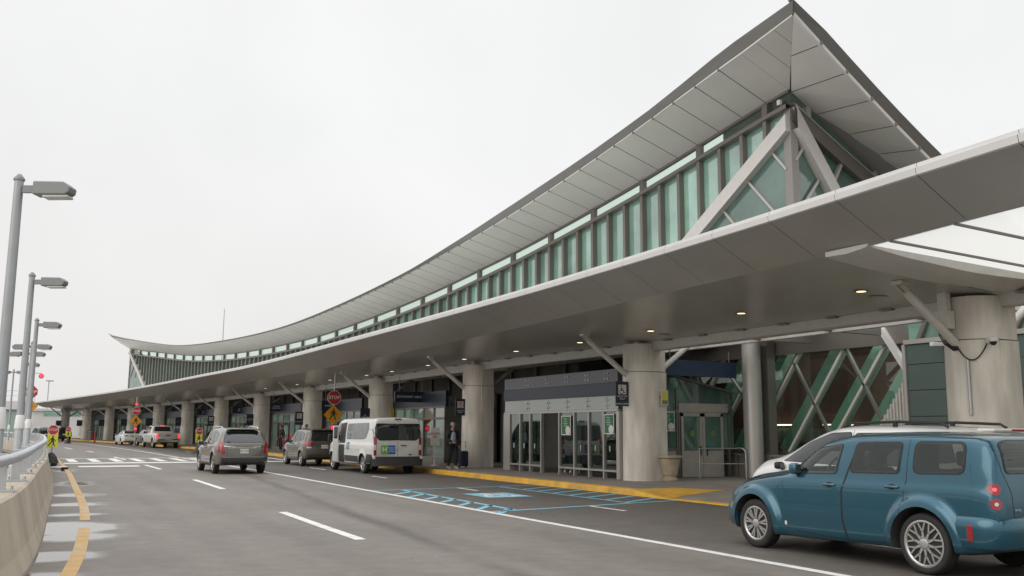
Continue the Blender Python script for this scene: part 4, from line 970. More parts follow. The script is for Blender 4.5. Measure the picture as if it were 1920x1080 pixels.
# roof skin: a shallow blade behind the front edge, so that daylight reaches the clerestory, and a lower main roof behind
q = MB(); rows = []
for u, tip in RU:
    zf = zt(u)+(fz(u) if not tip else 1.42); n, d = WN(u); zf += -.08 if (tip and u > 15) else 0; al = (.52 if u > 15 else -2.05) if tip else 0
    a = at(u,2.05,zf+.03,al); b_ = at(u,.6,zt(u)+.55 if not tip else zf-.75,al*.3); c_ = at(u,-.25,zt(u)+.30 if not tip else zt(u)+.35,-al*.12); e_ = at(u,-.25,zt(u)+.05,-al*.12); rows.append([a,b_,c_,e_])
q.sweep(rows); q.build('roof_blade', M['roof'], T, fixn=False)
q = MB(); rows = []
for u in us:
    if u < .3 or u > 29.7: continue
    r = []
    for (inn, drop) in ((.30,1.1),(3,1.3),(10,1.8),(20,2.4)): p = at(u,-inn,0); r.append((p.x, p.y, max(5.6, min(zt(u)-drop, 7.2))))
    rows.append(r)
q.sweep(rows); q.build('main_roof', M['roof'], T, fixn=False)
t = thing('wall_camera', 'small white box fixed in the clerestory at the near roof corner', 'camera', (11.6,4.6,11.5)); q = MB(); n_, d_ = WN(U0); o = at(-.2,.10,11.62); q.box(o.x-.05,o.x+.05,o.y-.07,o.y+.07,o.z-.05,o.z+.11); q.build('housing', M['white'], t, bevel=.01)
t = thing('antenna_mast', 'thin antenna mast rising above the middle of the roof', 'antenna', (7.6,72.6,8.2)); q = MB(); q.tube([(7.6,72.6,7.2),(7.6,72.6,12.7)], [.05,.03], 6); q.build('pole', M['steel'], t); q = MB(); q.lathe([(.15,0),(.15,.3)], (7.6,72.6,7.3), 8); q.build('foot', M['steel'], t)
# ------------------------------------------------------------------ buildings beyond
t = thing('far_building', 'pale flat roofed building beyond the far end of the canopy', 'building', (12,196,0))
q = MB(); q.box(-6.5,60,194,215,-.3,5.0); q.build('wall', M['beige'], t); q = MB(); q.box(-7,60.5,193.5,215,5.005,5.5); q.build('parapet', M['beige'], t, bevel=.03)
for x in (-4.5,-.8,3,7): q = MB(); q.box(x,x+3.,193.9,193.98,4.0,4.8); q.build('window', M['pane'], t)
for x in (2.2,): q = MB(); q.box(x,x+5,193.8,193.98,0,3.1); q.build('door', M['tan'], t)
t = thing('glass_building', 'low pale green glass building with a white cornice left of the road', 'building', (-12,140,0))
q = MB(); q.prism([(-30,131),(-7.6,129.8),(-9,160),(-30,160)], (0,0,-.3), (1,0,0), (0,1,0), (0,0,4.4)); q.build('wall', mat('pale_green_glazing', (.36,.47,.43), .25, var=.05, vscale=.5), t)
q = MB(); q.prism([(-31,130.7),(-7.3,129.4),(-8.8,161),(-31,161)], (0,0,4.105), (1,0,0), (0,1,0), (0,0,1.15)); q.build('cornice', M['fascia'], t)
q = MB()
for i in range(12): q.tube([(-29+2.*i,131.5-.05*i,5.25),(-29+2.*i,131.5-.05*i,6.7)], .05, 5)
q.tube([(-29,131.5,6.7),(-7.6,130.5,6.7)], .05, 5); q.tube([(-29,131.5,6.0),(-7.6,130.5,6.0)], .04, 5); q.build('roof_rail', M['rail'], t)
# ------------------------------------------------------------------ stop sign masts with beacons, and in-street crossing signs
def octo(r): return [(r*math.cos(R(22.5+45*k)), r*math.sin(R(22.5+45*k))) for k in range(8)]
def walker(s): # walking figure outlines
    o = [[(math.cos(a)*.075+.02, .86+math.sin(a)*.085) for a in [2*math.pi*k/10 for k in range(10)]],
         [(-.10,.76),(.10,.76),(.13,.40),(-.10,.40)], [(-.10,.44),(.03,.40),(-.16,.18),(-.30,-.02),(-.38,.04),(-.25,.22)], [(.0,.42),(.13,.40),(.17,.20),(.26,0),(.16,-.02),(.07,.18)],
         [(.06,.75),(.11,.70),(.24,.54),(.30,.42),(.25,.39),(.17,.50)], [(-.09,.75),(-.06,.66),(-.20,.52),(-.26,.38),(-.31,.41),(-.25,.56)]]
    return [[(x*s, y*s) for x, y in p] for p in o]
def mast_sign(x, y, zs, label, pole_top, tilt=0., z0=0., sz=.39, bz=None, z_low=None, arm=None):
    t = thing('stop_sign_mast', label, 'sign mast', (x,y,z0), R(0), 'stop sign masts at the crosswalks')
    q = MB(); q.tube([(0,0,0),(tilt,0,pole_top-z0)], .035, 8); q.lathe([(.11,0),(.11,.05)], (0,0,0), 10); q.build('pole', M['rail'], t, local=True)
    dx = lambda z: tilt*(z-z0)/(pole_top-z0)
    q = MB(); q.prism(octo(sz), (dx(zs),-.05,zs-z0), (1,0,0), (0,0,1), (0,-.012,0)); s_ = q.build('stop_panel', M['sign_white'], t, local=True)
    q = MB(); q.prism(octo(sz*.93), (dx(zs),-.063,zs-z0), (1,0,0), (0,0,1), (0,-.003,0)); q.build('red_field', M['red'], s_, local=True)
    text_part('lettering', 'STOP', sz*.64, M['sign_white'], t, (dx(zs),-.068,zs-z0), (1,0,0), (0,-1,0), local=True, bold=.004)
    zd = zs-sz-.50; r = .52
    q = MB(); q.prism([(0,r),(r,0),(0,-r),(-r,0)], (dx(zd),-.05,zd-z0), (1,0,0), (0,0,1), (0,-.012,0)); q.build('diamond_panel', M['amber'], t, local=True)
    q = MB(); 
    for pl in walker(.62): q.prism(pl, (dx(zd),-.063,zd-z0-.26), (1,0,0), (0,0,1), (0,-.003,0))
    q.build('walking_figure', M['black'], t, local=True)
    zl = zd-r-.16
    for zz in [zl]+([bz] if bz else []):
        xx = dx(zz)+(arm if (arm and zz == bz) else 0)
        q = MB(); q.lathe([(.16,.10),(.17,-.02),(.16,-.05)], (xx,-.08,zz-z0), 14, 'y'); g = q.build('beacon_housing', M['red'], t, local=True)
        q = MB(); q.lathe([(.115,-.055),(.10,-.075),(.02,-.08)], (xx,-.08,zz-z0), 14, 'y'); q.build('beacon_lens', M['red_glow'], g, local=True)
        if arm and zz == bz: q = MB(); q.tube([(dx(zz),0,zz-z0+.2),(xx,0,zz-z0+.2),(xx,-.02,zz-z0+.1)], .025, 6); q.build('arm', M['pole'], t, local=True)
mast_sign(6.05,32.0,3.28,'stop sign and yellow pedestrian diamond on a white mast behind the white van', 4.55, tilt=.10, z0=.15)
mast_sign(.62,73.5,3.15,'small dim stop sign and diamond mast with two red beacons above the white sedan', 4.4, z0=.15, bz=3.75, sz=.38)
mast_sign(-7.95,55.9,4.04,'stop sign mast half hidden behind the left lamp poles, red beacon on arm', 5.4, z0=.0, bz=5.13, arm=.55, sz=.46)
def cross_sign(x, y, label, H=1.75, w=.46, base=True):
    t = thing('crossing_sign', label, 'sign', (x,y,0), 0, 'in-street crossing signs')
    q = MB(); q.lathe([(.34,0),(.33,.04),(.22,.30),(.10,.46),(.05,.48)], (0,0,0), 12); q.build('base', M['black'], t, local=True, smooth=True, auto=50)
    q = MB(); q.tube([(0,0,.4),(0,0,.9)], .035, 8); q.build('post', M['pole'], t, local=True)
    q = MB(); q.box(-w/2,w/2,-.012,.012,.72,H-.42); q.build('panel', M['lime'], t, bevel=.01, local=True)
    q = MB(); q.prism(octo(w*.56), (0,.02,H-.26), (1,0,0), (0,0,1), (0,-.04,0)); s_ = q.build('stop_panel', M['sign_white'], t, local=True)
    q = MB(); q.prism(octo(w*.50), (0,-.022,H-.26), (1,0,0), (0,0,1), (0,-.003,0)); q.build('red_field', M['red'], s_, local=True)
    text_part('lettering', 'STOP', w*.34, M['sign_white'], t, (0,-.027,H-.26), (1,0,0), (0,-1,0), local=True)
    q = MB()
    for pl in walker((H-1.25)*.95): q.prism(pl, (0,-.0125,.78), (1,0,0), (0,0,1), (0,-.003,0))
    q.build('walking_figure', M['black'], t, local=True)
cross_sign(-7.02,33.0,'yellow stop and walking figure sign on a black base by the barrier', 1.78)
cross_sign(-3.85,95,'farther small yellow crossing sign standing alone on the road', 1.75, .5)
cross_sign(2.15,49.,'yellow and red crossing sign just left of the taupe crossover', 1.72, .44)
# ------------------------------------------------------------------ vehicles (local axes: +y forward, z up, origin on the road between the axles)
def rpoly(pts, r, n=4):
    out = []; N = len(pts)
    for i in range(N):
        p = Vector(pts[i]); a = Vector(pts[i-1]); c = Vector(pts[(i+1) % N])
        ra = min(r, (a-p).length*.45, (c-p).length*.45)
        s = p+(a-p).normalized()*ra; e = p+(c-p).normalized()*ra
        for k in range(n+1):
            t = k/n; out.append(tuple(s*(1-t)**2+p*2*t*(1-t)+e*t*t))
    return out
def inside(pt, poly):
    x, y = pt; c = False; n = len(poly); j = n-1
    for i in range(n):
        xi, yi = poly[i]; xj, yj = poly[j]
        if (yi > y) != (yj > y) and x < (xj-xi)*(y-yi)/(yj-yi)+xi: c = not c
        j = i
    return c
def catmull(P, n):
    out = []
    for i in range(len(P)-1):
        p0 = P[max(i-1,0)]; p1 = P[i]; p2 = P[i+1]; p3 = P[min(i+2,len(P)-1)]
        # chord-limited tangents keep creases from overshooting
        for k in range(n):
            t = k/n; t2 = t*t; t3 = t2*t; q = []
            for d in (0,1):
                l = abs(p2[d]-p1[d])
                m1 = (p2[d]-p0[d])/2; m2 = (p3[d]-p1[d])/2
                lim = 1.5*l+.004; m1 = max(-lim,min(lim,m1)); m2 = max(-lim,min(lim,m2))
                q.append((2*t3-3*t2+1)*p1[d]+(t3-2*t2+t)*m1+(-2*t3+3*t2)*p2[d]+(t3-t2)*m2)
            out.append(tuple(q))
    out.append(P[-1]); return out

class Car:
    def __init__(s, name, label, cat, loc, P, mat_, rz=0., group=None):
        s.P = P; s.root = thing(name, label, cat, loc, rz, group); s.paint = mat_
        yR, yF = P['plan'][0][0], P['plan'][-1][0]; st = P.get('step', .06)
        ys = sorted(set([round(v,4) for v in frange(yR, yF, st)]+[yR+d for d in (.012,.03,.06,.1)]+[yF-d for d in (.012,.03,.06,.1)]+[p[0] for p in P['top']]))
        ys = [ys[0]]+[b for a, b in zip(ys[:-1], ys[1:]) if b-a > .004]
        rings = []
        for y in ys:
            W = interp(P['plan'], y); zb = interp(P['bot'], y); zt_ = interp(P['top'], y); bl = min(interp(P['belt'], y), zt_-.03)
            wr = interp(P['roof'], y)
            g = max(0., min(1., (zt_-bl-.05)/.35))
            zm = zb+(bl-zb)*.55
            h = [(0,zb),(W*.70,zb),(W*.93,zb+.025),(W*.975,zb+.10),(W*.995,zb+(zm-zb)*.6),(W,zm),(W*.992,bl-.09),(W*.965,bl)]
            xr = wr+.05*g; zr = zt_-.085*g-.03*(1-g)
            h += [(W*.965+(xr-W*.965)*.42+.012*g, bl+(zr-bl)*.5),(xr,zr),(wr*.90,zt_-.022*g-.008),(wr*.5,zt_-.004),(0,zt_)]
            hs = catmull(h, P.get('nr', 4))
            full = [(x,y,z) for x,z in hs]+[(-x,y,z) for x,z in hs[-2:0:-1]]
            # wheel flares
            out = []
            for (x,yy,z) in full:
                for (wy, wr_, amt) in P['wheels']:
                    d = math.hypot(yy-wy, z-wr_); k = (d-(wr_+.03))/P.get('flw', .14)
                    if abs(x) > W*.6 and -1.2 < k < 1:
                        k0 = P.get('crisp', .35); f = 1-.25*max(0,k) if k < k0 else (1-.25*k0)*(1-(k-k0)/(1-k0))**2*(3-2*(1-(k-k0)/(1-k0))); x += math.copysign(amt*max(0,f), x)
                out.append((x,yy,z))
            rings.append(out)
        b = MB(); b.sweep(rings, True); n = len(rings[0]); b.f.append(tuple(range(n-1,-1,-1))); b.m.append(0); o = (len(rings)-1)*n; b.f.append(tuple(o+k for k in range(n))); b.m.append(0)
        body = b.build('body', [mat_, M['cabin']], s.root, smooth=True, auto=P.get('auto', 38), local=True)
        bm = bmesh.new(); bm.from_mesh(body.data); s.bvh = BVHTree.FromBMesh(bm); bm.free()
        # cut the arches
        c = MB(); c.mi = 1
        for (wy, wr_, amt) in P['wheels']:
            for sg in (-1, 1):
                Wd = interp(P['plan'], wy); x0 = sg*(Wd-.30); x1 = sg*(Wd+.3); rr = wr_+P.get('arch', .055); prof = []
                ang = [2*math.pi*k/32 for k in range(32)]
                vs = [(x,wy+math.cos(a)*rr,wr_+math.sin(a)*rr) for x in (x0,x1) for a in ang]
                c.add(vs, [tuple(range(31,-1,-1)), tuple(range(32,64))]+[(k,(k+1)%32,32+(k+1)%32,32+k) for k in range(32)])
        cut = c.build('cutter', [mat_, M['cabin']], s.root, local=True)
        md = body.modifiers.new('arch', 'BOOLEAN'); md.operation = 'DIFFERENCE'; md.object = cut; md.solver = 'EXACT'
        cutters = [cut]
        def cutter(vs, fs):
            q = MB(); q.mi = 1; q.add(vs, fs); k = q.build('cutter', [mat_, M['cabin']], s.root, local=True); cutters.append(k)
            mo = body.modifiers.new('cut', 'BOOLEAN'); mo.operation = 'DIFFERENCE'; mo.object = k; mo.solver = 'EXACT'
        def pfs(n): return [tuple(range(n-1,-1,-1)), tuple(range(n,2*n))]+[(k,(k+1)%n,n+(k+1)%n,n+k) for k in range(n)]
        if 'cabin' in P:
            pl, hw = P['cabin']; n = len(pl); cutter([(x*(1 if zz < 1.25 else .93),yy,zz) for x in (-hw,hw) for yy,zz in pl], pfs(n))
            for pl in P['cuts']: n = len(pl); cutter([(x,yy,zz) for x in (-2,2) for yy,zz in pl], pfs(n))
            for (pl, y0, y1) in P['ends']: n = len(pl); cutter([(xx,y,zz) for y in (y0,y1) for xx,zz in pl], pfs(n))
        bpy.context.view_layer.update(); dg = bpy.context.evaluated_depsgraph_get(); me = bpy.data.meshes.new_from_object(body.evaluated_get(dg))
        body.modifiers.clear()
        if len(me.polygons) > 50: body.data = me; me.name = 'body'
        me.polygons.foreach_set('use_smooth', [True]*len(me.polygons))
        try: me.set_sharp_from_angle(angle=R(P.get('auto', 38)))
        except Exception: pass
        for k in cutters: bpy.data.objects.remove(k)
        s.body = body
    def hit(s, o, d):
        o = Vector(o); d = Vector(d); loc, nor, i, dist = s.bvh.ray_cast(o, d)
        if loc is None:
            loc, nor, i, dist = s.bvh.find_nearest(o+d*2.)
        if nor.dot(d) > 0: nor = -nor
        return loc, nor
    def patch(s, name, pts, view, off, m, parent=None, r=0., g=.06, label=None):
        """outline pts seen from a view ('L','R','rear','front','top' or (o,u,v,d)) laid on the body skin"""
        if isinstance(view, str):
            o, u, v, d = {'L': ((-3,0,0),(0,1,0),(0,0,1),(1,0,0)), 'R': ((3,0,0),(0,1,0),(0,0,1),(-1,0,0)), 'rear': ((0,-5,0),(1,0,0),(0,0,1),(0,1,0)),
                          'front': ((0,5,0),(1,0,0),(0,0,1),(0,-1,0)), 'top': ((0,0,4),(1,0,0),(0,1,0),(0,0,-1))}[view]
        else: o, u, v, d = view
        o, u, v, d = Vector(o), Vector(u), Vector(v), Vector(d)
        poly = rpoly(pts, r) if r else list(pts)
        dense = []
        for i in range(len(poly)):
            a, c = Vector(poly[i]), Vector(poly[(i+1)%len(poly)]); L = (c-a).length; k = max(1, int(L/g))
            for t in range(k): dense.append(tuple(a.lerp(c, t/k)))
        xs = [p[0] for p in dense]; zs = [p[1] for p in dense]; P = [Vector(p) for p in dense]; nb = len(P)
        x = min(xs)+g*.5
        while x < max(xs):
            z = min(zs)+g*.5
            while z < max(zs):
                if inside((x,z), dense) and min((Vector((x,z))-q).length for q in P[:nb]) > g*.4: P.append(Vector((x,z)))
                z += g
            x += g
        vs, es, fs, *_ = delaunay_2d_cdt(P, [], [list(range(nb))], 1, 1e-5)
        out = []
        for p in vs:
            loc, nor = s.hit(o+u*p.x+v*p.y, d); out.append(loc+nor*off)
        b = MB(); b.add(out, [tuple(f) for f in fs])
        ob = b.build(name, m, parent or s.root, smooth=True, local=True)
        me = ob.data
        # face outwards
        if me.polygons and sum((p.normal.dot(d) for p in me.polygons)) > 0: me.flip_normals()
        if label: ob['label'] = label
        return ob
    def seam(s, name, lines, view, w=.010, m=None, off=.0015, parent=None):
        o, u, v, d = [Vector(q) for q in {'L': ((-3,0,0),(0,1,0),(0,0,1),(1,0,0)), 'R': ((3,0,0),(0,1,0),(0,0,1),(-1,0,0)), 'rear': ((0,-5,0),(1,0,0),(0,0,1),(0,1,0)), 'front': ((0,5,0),(1,0,0),(0,0,1),(0,-1,0)), 'top': ((0,0,4),(1,0,0),(0,1,0),(0,0,-1))}[view]]
        b = MB()
        for ln in lines:
            pts = []
            for a, c in zip(ln[:-1], ln[1:]):
                a, c = Vector(a), Vector(c); k = max(1, int((c-a).length/.05))
                for t in range(k): pts.append(a.lerp(c, t/k))
            pts.append(Vector(ln[-1])); A = []; B = []
            for i, p in enumerate(pts):
                t = (pts[min(i+1,len(pts)-1)]-pts[max(i-1,0)]).normalized(); n = Vector((-t.y,t.x))*w/2
                for q, L in ((p+n, A), (p-n, B)):
                    loc, nor = s.hit(o+u*q.x+v*q.y, d); L.append(loc+nor*off)
            b.strip(A, B)
        return b.build(name, m or M['rubber'], parent or s.root, local=True)
    def both(s, name, pts, off, m, parent=None, **k):
        return [s.patch(name, pts, 'L', off, m, parent, **k), s.patch(name, pts, 'R', off, m, parent, **k)]
    def wheel(s, y, r, x, side, rim_r, style, w=.215, rim=None, dark=None):
        """side -1 left, +1 right; x = outer face"""
        c = (side*(x-w/2), y, r); h = w/2*side
        q = MB(); q.lathe([(rim_r,h*.70),(rim_r+.012,h*.94),((r+rim_r)/2,h*1.0),(r-.022,h*.96),(r-.004,h*.78),(r,h*.5),(r,-h*.5),(r-.01,-h*.8),(rim_r,-h*.9)], c, 44, 'x'); wh = q.build('wheel', M['tyre'], s.root, smooth=True, auto=50, local=True)
        q = MB(); q.lathe([(rim_r-.012,h*.40),(.01,h*.36)], c, 36, 'x', cap=False); q.lathe([(rim_r*.62,h*.42),(rim_r*.60,h*.44),(.02,h*.44)], c, 24, 'x', cap=False); q.build('brake_disc', dark or M['rim_dk'], wh, local=True)
        q = MB(); q.lathe([(rim_r+.012,h*.86),(rim_r+.014,h*.93),(rim_r-.006,h*.95),(rim_r-.02,h*.82),(rim_r-.022,h*.45)], c, 40, 'x', cap=False)
        n, kind = style; f0, f1 = h*.86, h*.70
        def spoke(a, da, r0, r1, w0, w1, xo0, xo1):
            e = Vector((0,math.cos(a),math.sin(a))); t = Vector((0,-math.sin(a),math.cos(a))); e2 = Vector((0,math.cos(a+da),math.sin(a+da))); t2 = Vector((0,-math.sin(a+da),math.cos(a+da))); X = Vector((1,0,0)); C = Vector(c); th = -side*.03
            A = [C+e*r0+t*w0+X*xo0, C+e*r0-t*w0+X*xo0, C+e2*r1-t2*w1+X*xo1, C+e2*r1+t2*w1+X*xo1]; B = [p+X*th for p in A]
            q.add(A+B, [(0,1,2,3),(7,6,5,4),(0,4,5,1),(1,5,6,2),(2,6,7,3),(3,7,4,0)])
        for k in range(n):
            a = 2*math.pi*k/n+.2
            if kind == 'single': spoke(a, 0, .05, rim_r-.008, .030, .022, f0, f0)
            elif kind == 'twin': spoke(a, -.09, .06, rim_r-.008, .013, .016, f0, f0); spoke(a, .17, .06, rim_r-.008, .013, .016, f0, f0)
            elif kind == 'petal':
                spoke(a, .10, .05, rim_r*.62, .010, .013, f0, f0); spoke(a+.10, .03, rim_r*.60, rim_r-.008, .012, .015, f0, f0); spoke(a, -.10, .05, rim_r*.62, .010, .013, f0, f0); spoke(a-.10, -.03, rim_r*.60, rim_r-.008, .012, .015, f0, f0)
            elif kind == 'mesh':
                spoke(a, .0, .06, rim_r*.55, .017, .012, f0, f0); spoke(a, .20, rim_r*.52, rim_r-.008, .011, .009, f0, f0); spoke(a, -.20, rim_r*.52, rim_r-.008, .011, .009, f0, f0)
        q.build('rim', rim or M['rim'], wh, smooth=True, auto=30, local=True)
        q = MB(); q.lathe([(.062,h*.80),(.058,h*.92),(.04,h*.97),(.004,h*.98)], c, 16, 'x'); 
        for k in range(5): a = 2*math.pi*k/5; q.lathe([(.011,h*.84),(.009,h*.93)], (c[0],c[1]+math.cos(a)*.078,c[2]+math.sin(a)*.078), 6, 'x')
        q.build('hub', rim or M['rim'], wh, smooth=True, auto=40, local=True)
        return wh
    def wheels(s, rim_r, style, style2=None, rim_r2=None, inset=.012, w=.215, rim=None):
        (yf, rf, _), (yr, rr, _) = s.P['wheels']
        for sg in (-1, 1):
            for (y, r, st, ri) in ((yf, rf, style, rim_r), (yr, rr, style2 or style, rim_r2 or rim_r)):
                W = interp(s.P['plan'], y); s.wheel(y, r, W-inset, sg, ri, st, w, rim)
    def handle(s, y, z, side, w=.17, m=None):
        loc, nor = s.hit((side*3,y,z), (-side,0,0)); q = MB()
        q.tube([loc+Vector((side*.0,-w/2,0)), loc+Vector((side*.03,-w/2+.025,.0)), loc+Vector((side*.035,w/2-.03,.0)), loc+Vector((0,w/2,0))], .017, 8); h = q.build('door_handle', m or s.paint, s.root, smooth=True, auto=60, local=True)
        s.patch('handle_recess', [(y+.06*math.cos(a), z+.035*math.sin(a)) for a in [2*math.pi*k/12 for k in range(12)]], 'L' if side < 0 else 'R', .002, M['rubber'], h, g=.05)
    def mirror(s, y, z, side, m=None, w=.22, h=.15, out=.16):
        loc, nor = s.hit((side*3,y,z), (-side,0,0)); q = MB(); x0 = loc.x+side*.02; x1 = x0+side*out*1.25
        a, b_ = min(x0,x1), max(x0,x1); q.box(a,b_,y-.04,y+.09,z-h/2,z+h/2); mm = q.build('mirror', m or s.paint, s.root, bevel=.035, smooth=True, local=True)
        q = MB(); q.box(a+.025,b_-.025,y-.048,y-.041,z-h/2+.02,z+h/2-.02); q.build('mirror_glass', M['carglass'], mm, local=True)
        q = MB(); q.box(min(loc.x,x0)-.02,max(loc.x,x0)+.02,y-.0,y+.05,z-h/2-.01,z-h/2+.03); q.build('mirror_arm', M['rubber'], mm, local=True)
    def plate(s, x, z, txt, m=None, w=.31, h=.155):
        loc, nor = s.hit((x,-5,z), (0,1,0)); q = MB(); q.box(x-w/2,x+w/2,loc.y-.015,loc.y+.01,z-h/2,z+h/2); p = q.build('licence_plate', m or M['plate'], s.root, local=True)
        if txt: text_part('lettering', txt, h*.55, M['ink'], p, (x,loc.y-.017,z-.0), (1,0,0), (0,-1,0), local=True, depth=.001)
        return p
    def box(s, name, m, *a, bevel=.01, parent=None, smooth=False):
        q = MB(); q.box(*a); return q.build(name, m, parent or s.root, bevel=bevel, smooth=smooth, local=True)
    def window(s, name, pts, view, m=None, r=.05, rub=.018, g=.07):
        """rubber surround with the glass a hair proud of it"""
        c = Vector((sum(p[0] for p in pts)/len(pts), sum(p[1] for p in pts)/len(pts)))
        big = [tuple(Vector(p)+(Vector(p)-c).normalized()*rub*1.3) for p in pts]
        w = s.patch(name, pts, view, .005, m or M['carglass'], None, r, g)
        if (m or M['carglass']).name.startswith('clear'): s.ring('window_seal', big, pts, view, .004, M['rubber'], w, r)
        else: s.patch('window_seal', big, view, .0025, M['rubber'], w, r+.01, g)
        return w
    def ring(s, name, big, pts, view, off, m, parent, r):
        o, u, v, d = [Vector(q) for q in {'L': ((-3,0,0),(0,1,0),(0,0,1),(1,0,0)), 'R': ((3,0,0),(0,1,0),(0,0,1),(-1,0,0)), 'rear': ((0,-5,0),(1,0,0),(0,0,1),(0,1,0)), 'front': ((0,5,0),(1,0,0),(0,0,1),(0,-1,0))}[view]]
        c = Vector((sum(p[0] for p in pts)/len(pts), sum(p[1] for p in pts)/len(pts))); inn = [tuple(Vector(p)+(c-Vector(p)).normalized()*.022) for p in pts]
        A = []; B = []
        for (src, L) in ((rpoly(big, r+.01, 5), A), (rpoly(inn, r, 5), B)):
            n = len(src)
            for i in range(n):
                a, e = Vector(src[i]), Vector(src[(i+1)%n])
                for t in (0,.25,.5,.75):
                    q = a.lerp(e, t); loc, nor = s.hit(o+u*q.x+v*q.y, d); L.append(loc+nor*off)
        b = MB(); b.strip(A+[A[0]], B+[B[0]]); return b.build(name, m, parent, local=True)

circ = lambda cx, cz, r, n=20: [(cx+r*math.cos(2*math.pi*k/n), cz+r*math.sin(2*math.pi*k/n)) for k in range(n)]

# ---- the blue retro wagon in the foreground
P = dict(top=[(-2.30,.98),(-2.27,1.18),(-2.20,1.46),(-2.10,1.565),(-1.9,1.605),(-1.1,1.625),(-.25,1.60),(.15,1.54),(.42,1.43),(.70,1.25),(.92,1.115),(1.10,1.08),(1.5,1.03),(1.8,.965),(2.0,.87),(2.08,.76),(2.13,.62)],
         belt=[(-2.30,.80),(-2.2,1.00),(-1.9,1.04),(0,1.02),(.9,.99),(1.3,.94),(1.7,.86),(2.0,.72),(2.13,.52)],
         plan=[(-2.30,.70),(-2.27,.785),(-2.20,.83),(-2.0,.855),(-1.2,.865),(0,.86),(.9,.855),(1.4,.84),(1.75,.82),(1.95,.78),(2.07,.70),(2.13,.58)],
         bot=[(-2.30,.42),(-2.2,.33),(-1.8,.26),(-.9,.24),(.9,.20),(1.7,.22),(2.0,.26),(2.13,.36)],
         roof=[(-2.3,.60),(-2.1,.66),(-1.5,.675),(-.3,.66),(.3,.62),(.7,.60),(1.0,.66),(1.5,.60),(1.9,.54),(2.13,.44)],
         wheels=[(1.42,.335,.075),(-1.37,.345,.08)], step=.022, nr=9, arch=.075, flw=.19, auto=40, crisp=.55, cuts=[[(.57,1.085),(.52,1.21),(.28,1.37),(-.11,1.44),(-.05,1.105)],[(-.33,1.13),(-.40,1.46),(-1.05,1.475),(-1.02,1.145)],[(-1.285,1.48),(-1.275,1.155),(-1.88,1.175),(-1.88,1.48)]], cabin=([(-2.12,.72),(.52,.72),(.78,.98),(.45,1.26),(.12,1.43),(-.3,1.52),(-1.9,1.53),(-2.08,1.42)],.66), ends=[([(-.56,1.19),(.56,1.19),(.53,1.47),(-.53,1.47)],-2.6,-2.0),([(-.55,1.14),(.55,1.14),(.48,1.42),(-.48,1.42)],.3,1.3)])
c = Car('blue_wagon', 'metallic blue retro wagon with tall square windows parked nearest the camera', 'car', (1.79,-7.10,0), P, M['p_blue'], R(.6))
c.wheels(.225, (9,'petal'), (10,'mesh'), .255, inset=-.015)
c.window('front_window', [(.60,1.065),(.55,1.21),(.30,1.385),(-.13,1.455),(-.06,1.085)], 'L', M['cg_clear'], .05)
c.window('rear_door_window', [(-.31,1.11),(-.385,1.475),(-1.06,1.49),(-1.03,1.125)], 'L', M['cg_tint'], .06)
c.window('quarter_window', [(-1.265,1.50),(-1.255,1.135),(-1.90,1.155),(-1.90,1.50)], 'L', M['cg_tint'], .09)
c.window('front_window', [(.60,1.065),(.55,1.21),(.30,1.385),(-.13,1.455),(-.06,1.085)], 'R', M['cg_clear'], .05)
c.window('rear_door_window', [(-.31,1.11),(-.385,1.475),(-1.06,1.49),(-1.03,1.125)], 'R', M['cg_tint'], .06)
c.window('quarter_window', [(-1.265,1.50),(-1.255,1.135),(-1.90,1.155),(-1.90,1.50)], 'R', M['cg_tint'], .09)
c.window('rear_window', [(-.60,1.17),(.60,1.17),(.565,1.49),(.40,1.525),(-.40,1.525),(-.565,1.49)], 'rear', M['cg_tint'], .06)
c.window('windscreen', [(-.60,1.13),(.60,1.13),(.52,1.46),(-.52,1.46)], 'front', M['cg_clear'], .05)
c.seam('door_gap', [[(-.44,1.585),(-.36,1.35),(-.24,1.07),(-.17,.87),(-.17,.51),(-.23,.28)]], 'L', .028)
c.seam('door_gap', [[(.90,1.03),(.86,.86),(.80,.80)],[(-1.17,1.58),(-1.15,1.07),(-1.12,.93)],[(-1.12,.93),(-1.10,.66)],[(.62,.30),(-.2,.275),(-.95,.30)]], 'L', .007)
c.seam('door_gap', [[(-.44,1.585),(-.36,1.35),(-.24,1.07),(-.17,.87),(-.17,.51),(-.23,.28)],[(.90,1.03),(.86,.86)],[(-1.17,1.58),(-1.15,1.07),(-1.12,.93)]], 'R', .008)
c.seam('roof_gap', [[(-2.0,1.545),(-.9,1.555),(-.2,1.52),(.3,1.43),(.62,1.26)]], 'L', .006)
c.seam('tailgate_gap', [[(-.68,1.52),(-.66,1.2),(-.58,.95),(-.56,.70),(.56,.70),(.58,.95),(.66,1.2),(.68,1.52)]], 'rear', .009)
c.seam('bonnet_gap', [[(1.95,.74),(1.6,.90),(1.2,.99),(.95,1.03)]], 'L', .010)
